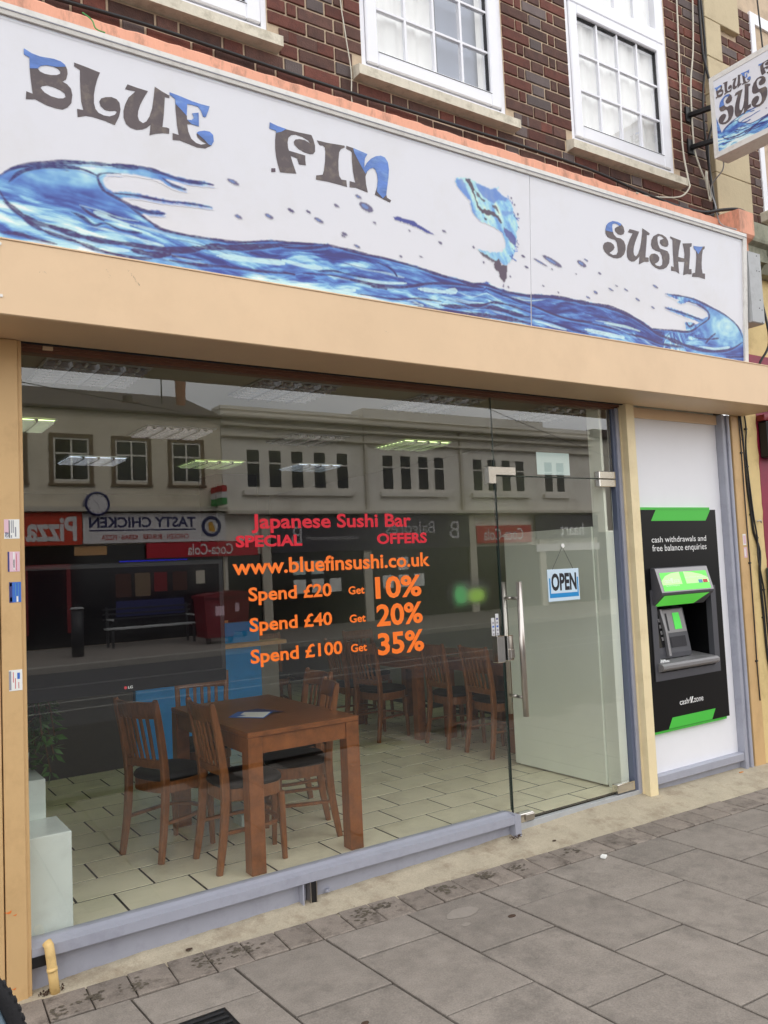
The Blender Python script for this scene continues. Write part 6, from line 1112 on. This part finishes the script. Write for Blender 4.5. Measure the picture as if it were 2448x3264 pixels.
bx('neon_strip', 'shop_lit', None, 6.2, 8.0, FYB + .05, FYB + .07, 1.9, 1.93, 0); tag(bpy.data.objects['neon_strip'], 'thin blue neon line glowing in the chicken shop, reflected in the window', 'neon light')
ck = thing('street_clock', 'round drum clock fixed to the cream house, reflected in the window', 'clock', (5.635, -17.8, 3.1))
MB().tube([(5.635, -18.0, 3.387), (5.635, -17.76, 3.387)], .3, 32).build('drum', 'clock_rim', ck); MB().ring((5.635, -17.75, 3.387), .28, .03, 'y', 40, 8).build('rim', 'navy', ck, True); MB().disc((5.635, -17.744, 3.387), .265, 'y', .01, 32).build('face', 'chicken_white', ck)
MB().bar([(5.635, -17.735, 3.387), (5.52, -17.735, 3.5)], (.02, .004), (0, 1, 0)).build('hand', 'ink', ck); MB().bar([(5.635, -17.735, 3.387), (5.68, -17.735, 3.25)], (.02, .004), (0, 1, 0)).build('hand', 'ink', ck)
for k in range(12): a = k * math.pi / 6; bx('hour_mark', 'ink', ck, 5.635 + .22 * math.cos(a) - .012, 5.635 + .22 * math.cos(a) + .012, -17.742, -17.739, 3.387 + .22 * math.sin(a) - .012, 3.387 + .22 * math.sin(a) + .012, 0)
# white parade with cornice
h2 = thing('white_parade', 'long white rendered parade of shops with stepped parapet across the street', 'building', (16, -20, -.17))
bx('wall', 'render_white', h2, 9.12, 24.0, -24, FYB, -.2, 6.1, 0); bx('parapet', 'render_white', h2, 9.1, 13.8, -18.6, FYB + .05, 6.1, 6.2, 0); bx('parapet', 'render_white', h2, 13.8, 21.5, -18.6, FYB + .1, 6.1, 6.42, 0); bx('parapet', 'render_white', h2, 21.5, 24.0, -18.6, FYB + .05, 6.1, 6.24, 0)
for z, d, h in ((5.84, .3, .1), (5.6, .2, .08), (5.3, .14, .06), (3.1, .3, .12)): bx('cornice', 'render_band', h2, 9.12, 24.0, FYB, FYB + d, z, z + h, .02)
for grp in ([9.83, 10.52, 11.24, 12.0, 12.79], [14.46, 15.15, 15.85, 16.5], [18.15, 18.8, 19.45, 20.1], [21.5, 22.1]):
    for x in grp: facade_window(h2, x, x + .47, 3.86, 5.02, 'render_white', True, None, False)
    bx('window_sill', 'render_white', h2, grp[0] - .1, grp[-1] + .6, FYB, FYB + .12, 3.66, 3.82, .01)
for x in (13.8, 17.6): bx('downpipe', 'render_band', h2, x, x + .1, FYB, FYB + .1, 3.2, 5.9, .01)
bx('shop_window', 'shop_glass', h2, 9.2, 24.0, FYB, FYB + .03, -.15, 2.0, 0)
for x in (10.2, 13.6, 17.8, 21.0): bx('shop_pier', 'render_band', h2, x, x + .28, FYB, FYB + .12, -.17, 3.05, 0)
for x0, x1, z0, z1, m_ in ((11.2, 11.6, .8, 1.2, 'paper'), (11.8, 12.2, .8, 1.2, 'paper'), (12.4, 12.8, .8, 1.2, 'paper'), (11.2, 11.6, 1.35, 1.75, 'paper_mint'), (11.8, 12.2, 1.35, 1.75, 'paper_mint'), (14.3, 14.7, .8, 1.2, 'paper'), (14.9, 15.3, .8, 1.2, 'paper'), (15.5, 15.9, .8, 1.2, 'paper'), (14.9, 15.3, 1.35, 1.75, 'paper')): bx('shop_poster', m_, h2, x0, x1, FYB + .031, FYB + .036, z0, z1, 0)
s4 = thing('estate_agent_sign', 'dark grey shop sign reading Balgores, seen mirrored in the window', 'sign', (14, -17.9, 2.0)); bx('board', 'balgores', s4, 10.5, 17.75, FYB + .125, FYB + .18, 2.0, 3.05, 0)
text('writing', 'Balgores', 14.4, 16.3, 2.36, 2.86, on_far(.185), 'balgores_text', s4, 0, 0, True); text('writing', 'B', 16.9, 17.3, 2.3, 2.86, on_far(.185), 'balgores_text', s4, 0, 0, True); text('writing', 'B', 11.1, 11.45, 2.25, 2.75, on_far(.185), 'balgores_text', s4, 0, 0, True); text('writing', 'w.balgoresproperty.com', 11.6, 13.4, 2.3, 2.48, on_far(.185), 'balgores_text', s4, 0, 0, True)
s5 = thing('drinks_sign', 'short red shop sign right of the dark grey one, mirrored in the door', 'sign', (19, -17.9, 2.2)); bx('board', 'coke_red', s5, 18.1, 20.6, FYB + .04, FYB + .14, 2.1, 2.7, 0); text('writing', 'Coca-Cola', 18.4, 20.2, 2.2, 2.6, on_far(.145), 'print_white', s5, 0, -.1, True)
s6 = thing('haart_sign', 'pale shop sign reading haart, mirrored in the door', 'sign', (22.5, -17.9, 2.2)); bx('board', 'balgores', s6, 20.8, 24.0, FYB + .125, FYB + .18, 2.2, 3.05, 0); text('writing', 'haart', 22.0, 23.2, 2.3, 2.75, on_far(.185), 'print_white', s6, .01, 0, True); bx('lower_band', 'chicken_white', s6, 20.8, 24.0, FYB + .125, FYB + .18, 1.75, 2.0, 0)
# more terrace so the street goes on
h3 = thing('brick_terrace', 'plain terrace continuing the far side of the street to the right', 'building', (34, -20, -.17)); bx('wall', 'render_band', h3, 24.02, 48, -24, FYB, -.2, 6.0, 0); bx('roof', 'roof_dark', h3, 24.02, 48, -24, FYB + .2, 6.0, 6.3, 0)
for x in range(25, 47, 3): facade_window(h3, x, x + 1.2, 3.9, 5.1, 'render_white')
bx('shop_window', 'shop_glass', h3, 24.1, 48, FYB, FYB + .03, -.15, 2.4, 0)
# street furniture over there
bo = thing('bollard', 'dark round bollard on the far pavement, reflected in the television', 'bollard', (4.5, -15.3, -.17)); MB().tube([(4.5, -15.3, -.17), (4.5, -15.3, .86)], .13, 20).build('post', 'bollard', bo, True); MB().tube([(4.5, -15.3, .86), (4.5, -15.3, .9)], .15, 20, True, .12).build('cap', 'metal_grey', bo, True)
be = thing('street_bench', 'long slatted metal bench on the far pavement, reflected in the television', 'bench', (6.6, -16.6, -.17))
for k in range(5): MB().tube([(5.5, -16.9 + .09 * k, .28), (7.7, -16.9 + .09 * k, .28)], .022, 6).build('seat_slat', 'metal_grey', be)
for k in range(3): MB().tube([(5.5, -17.0, .5 + .12 * k), (7.7, -17.0, .5 + .12 * k)], .022, 6).build('back_slat', 'bollard', be)
for x in (5.6, 7.6):
    MB().bar([(x, -16.95, -.17), (x, -17.02, .8)], (.06, .05)).build('leg', 'bollard', be); MB().bar([(x, -16.5, -.17), (x, -16.52, .28)], (.06, .05)).build('leg', 'bollard', be); MB().bar([(x, -17.0, .5), (x, -16.5, .5)], (.05, .04)).build('arm_rest', 'metal_grey', be)
def wheelie(x, y, label):
    t = thing('wheeled_bin', label, 'bin', (x, y, -.17), 'red wheeled bins')
    MB().prism([(x - .33, -.02), (x + .33, -.02), (x + .4, .92), (x - .4, .92)], y - .35, y + .35, 'y').build('body', 'bin_red', t); MB().prism([(x - .43, .92), (x + .43, .92), (x + .42, .98), (x, 1.04), (x - .42, .98)], y - .4, y + .4, 'y').build('lid', 'bin_red', t)
    for s in (-.28, .28): MB().tube([(x + s - .03, y + .25, -.07), (x + s + .03, y + .25, -.07)], .1, 14).build('wheel', 'rubber', t)
    bx('label_patch', 'pink', t, x - .12, x + .1, y + .351, y + .356, .5, .72, 0)
wheelie(7.75, -15.5, 'dark red wheeled bin on the far pavement, nearest the bench'); wheelie(8.75, -16.9, 'dark red wheeled bin against the chicken shop, farther back')
for k, pts in enumerate(([(-8, -12, 7.2), (8, -17.9, 5.9)], [(2, -9, 7.6), (26, -17.9, 5.0)])):
    cable('overhead_wire', ['overhead wire crossing the street towards the cream house', 'overhead wire crossing the street towards the white parade'][k], [pts[0], tuple((a + b) / 2 - (.35 if i == 2 else 0) for i, (a, b) in enumerate(zip(*pts))), pts[1]], .012, 'cable_black', 'wire')
# unseen roof slab placed behind our own wall so that the sky does not shine through the roof line
st_box('roof_slab', 'roof_dark', -.6, 9.5, -.04, 8.0, 8.4, 8.6)
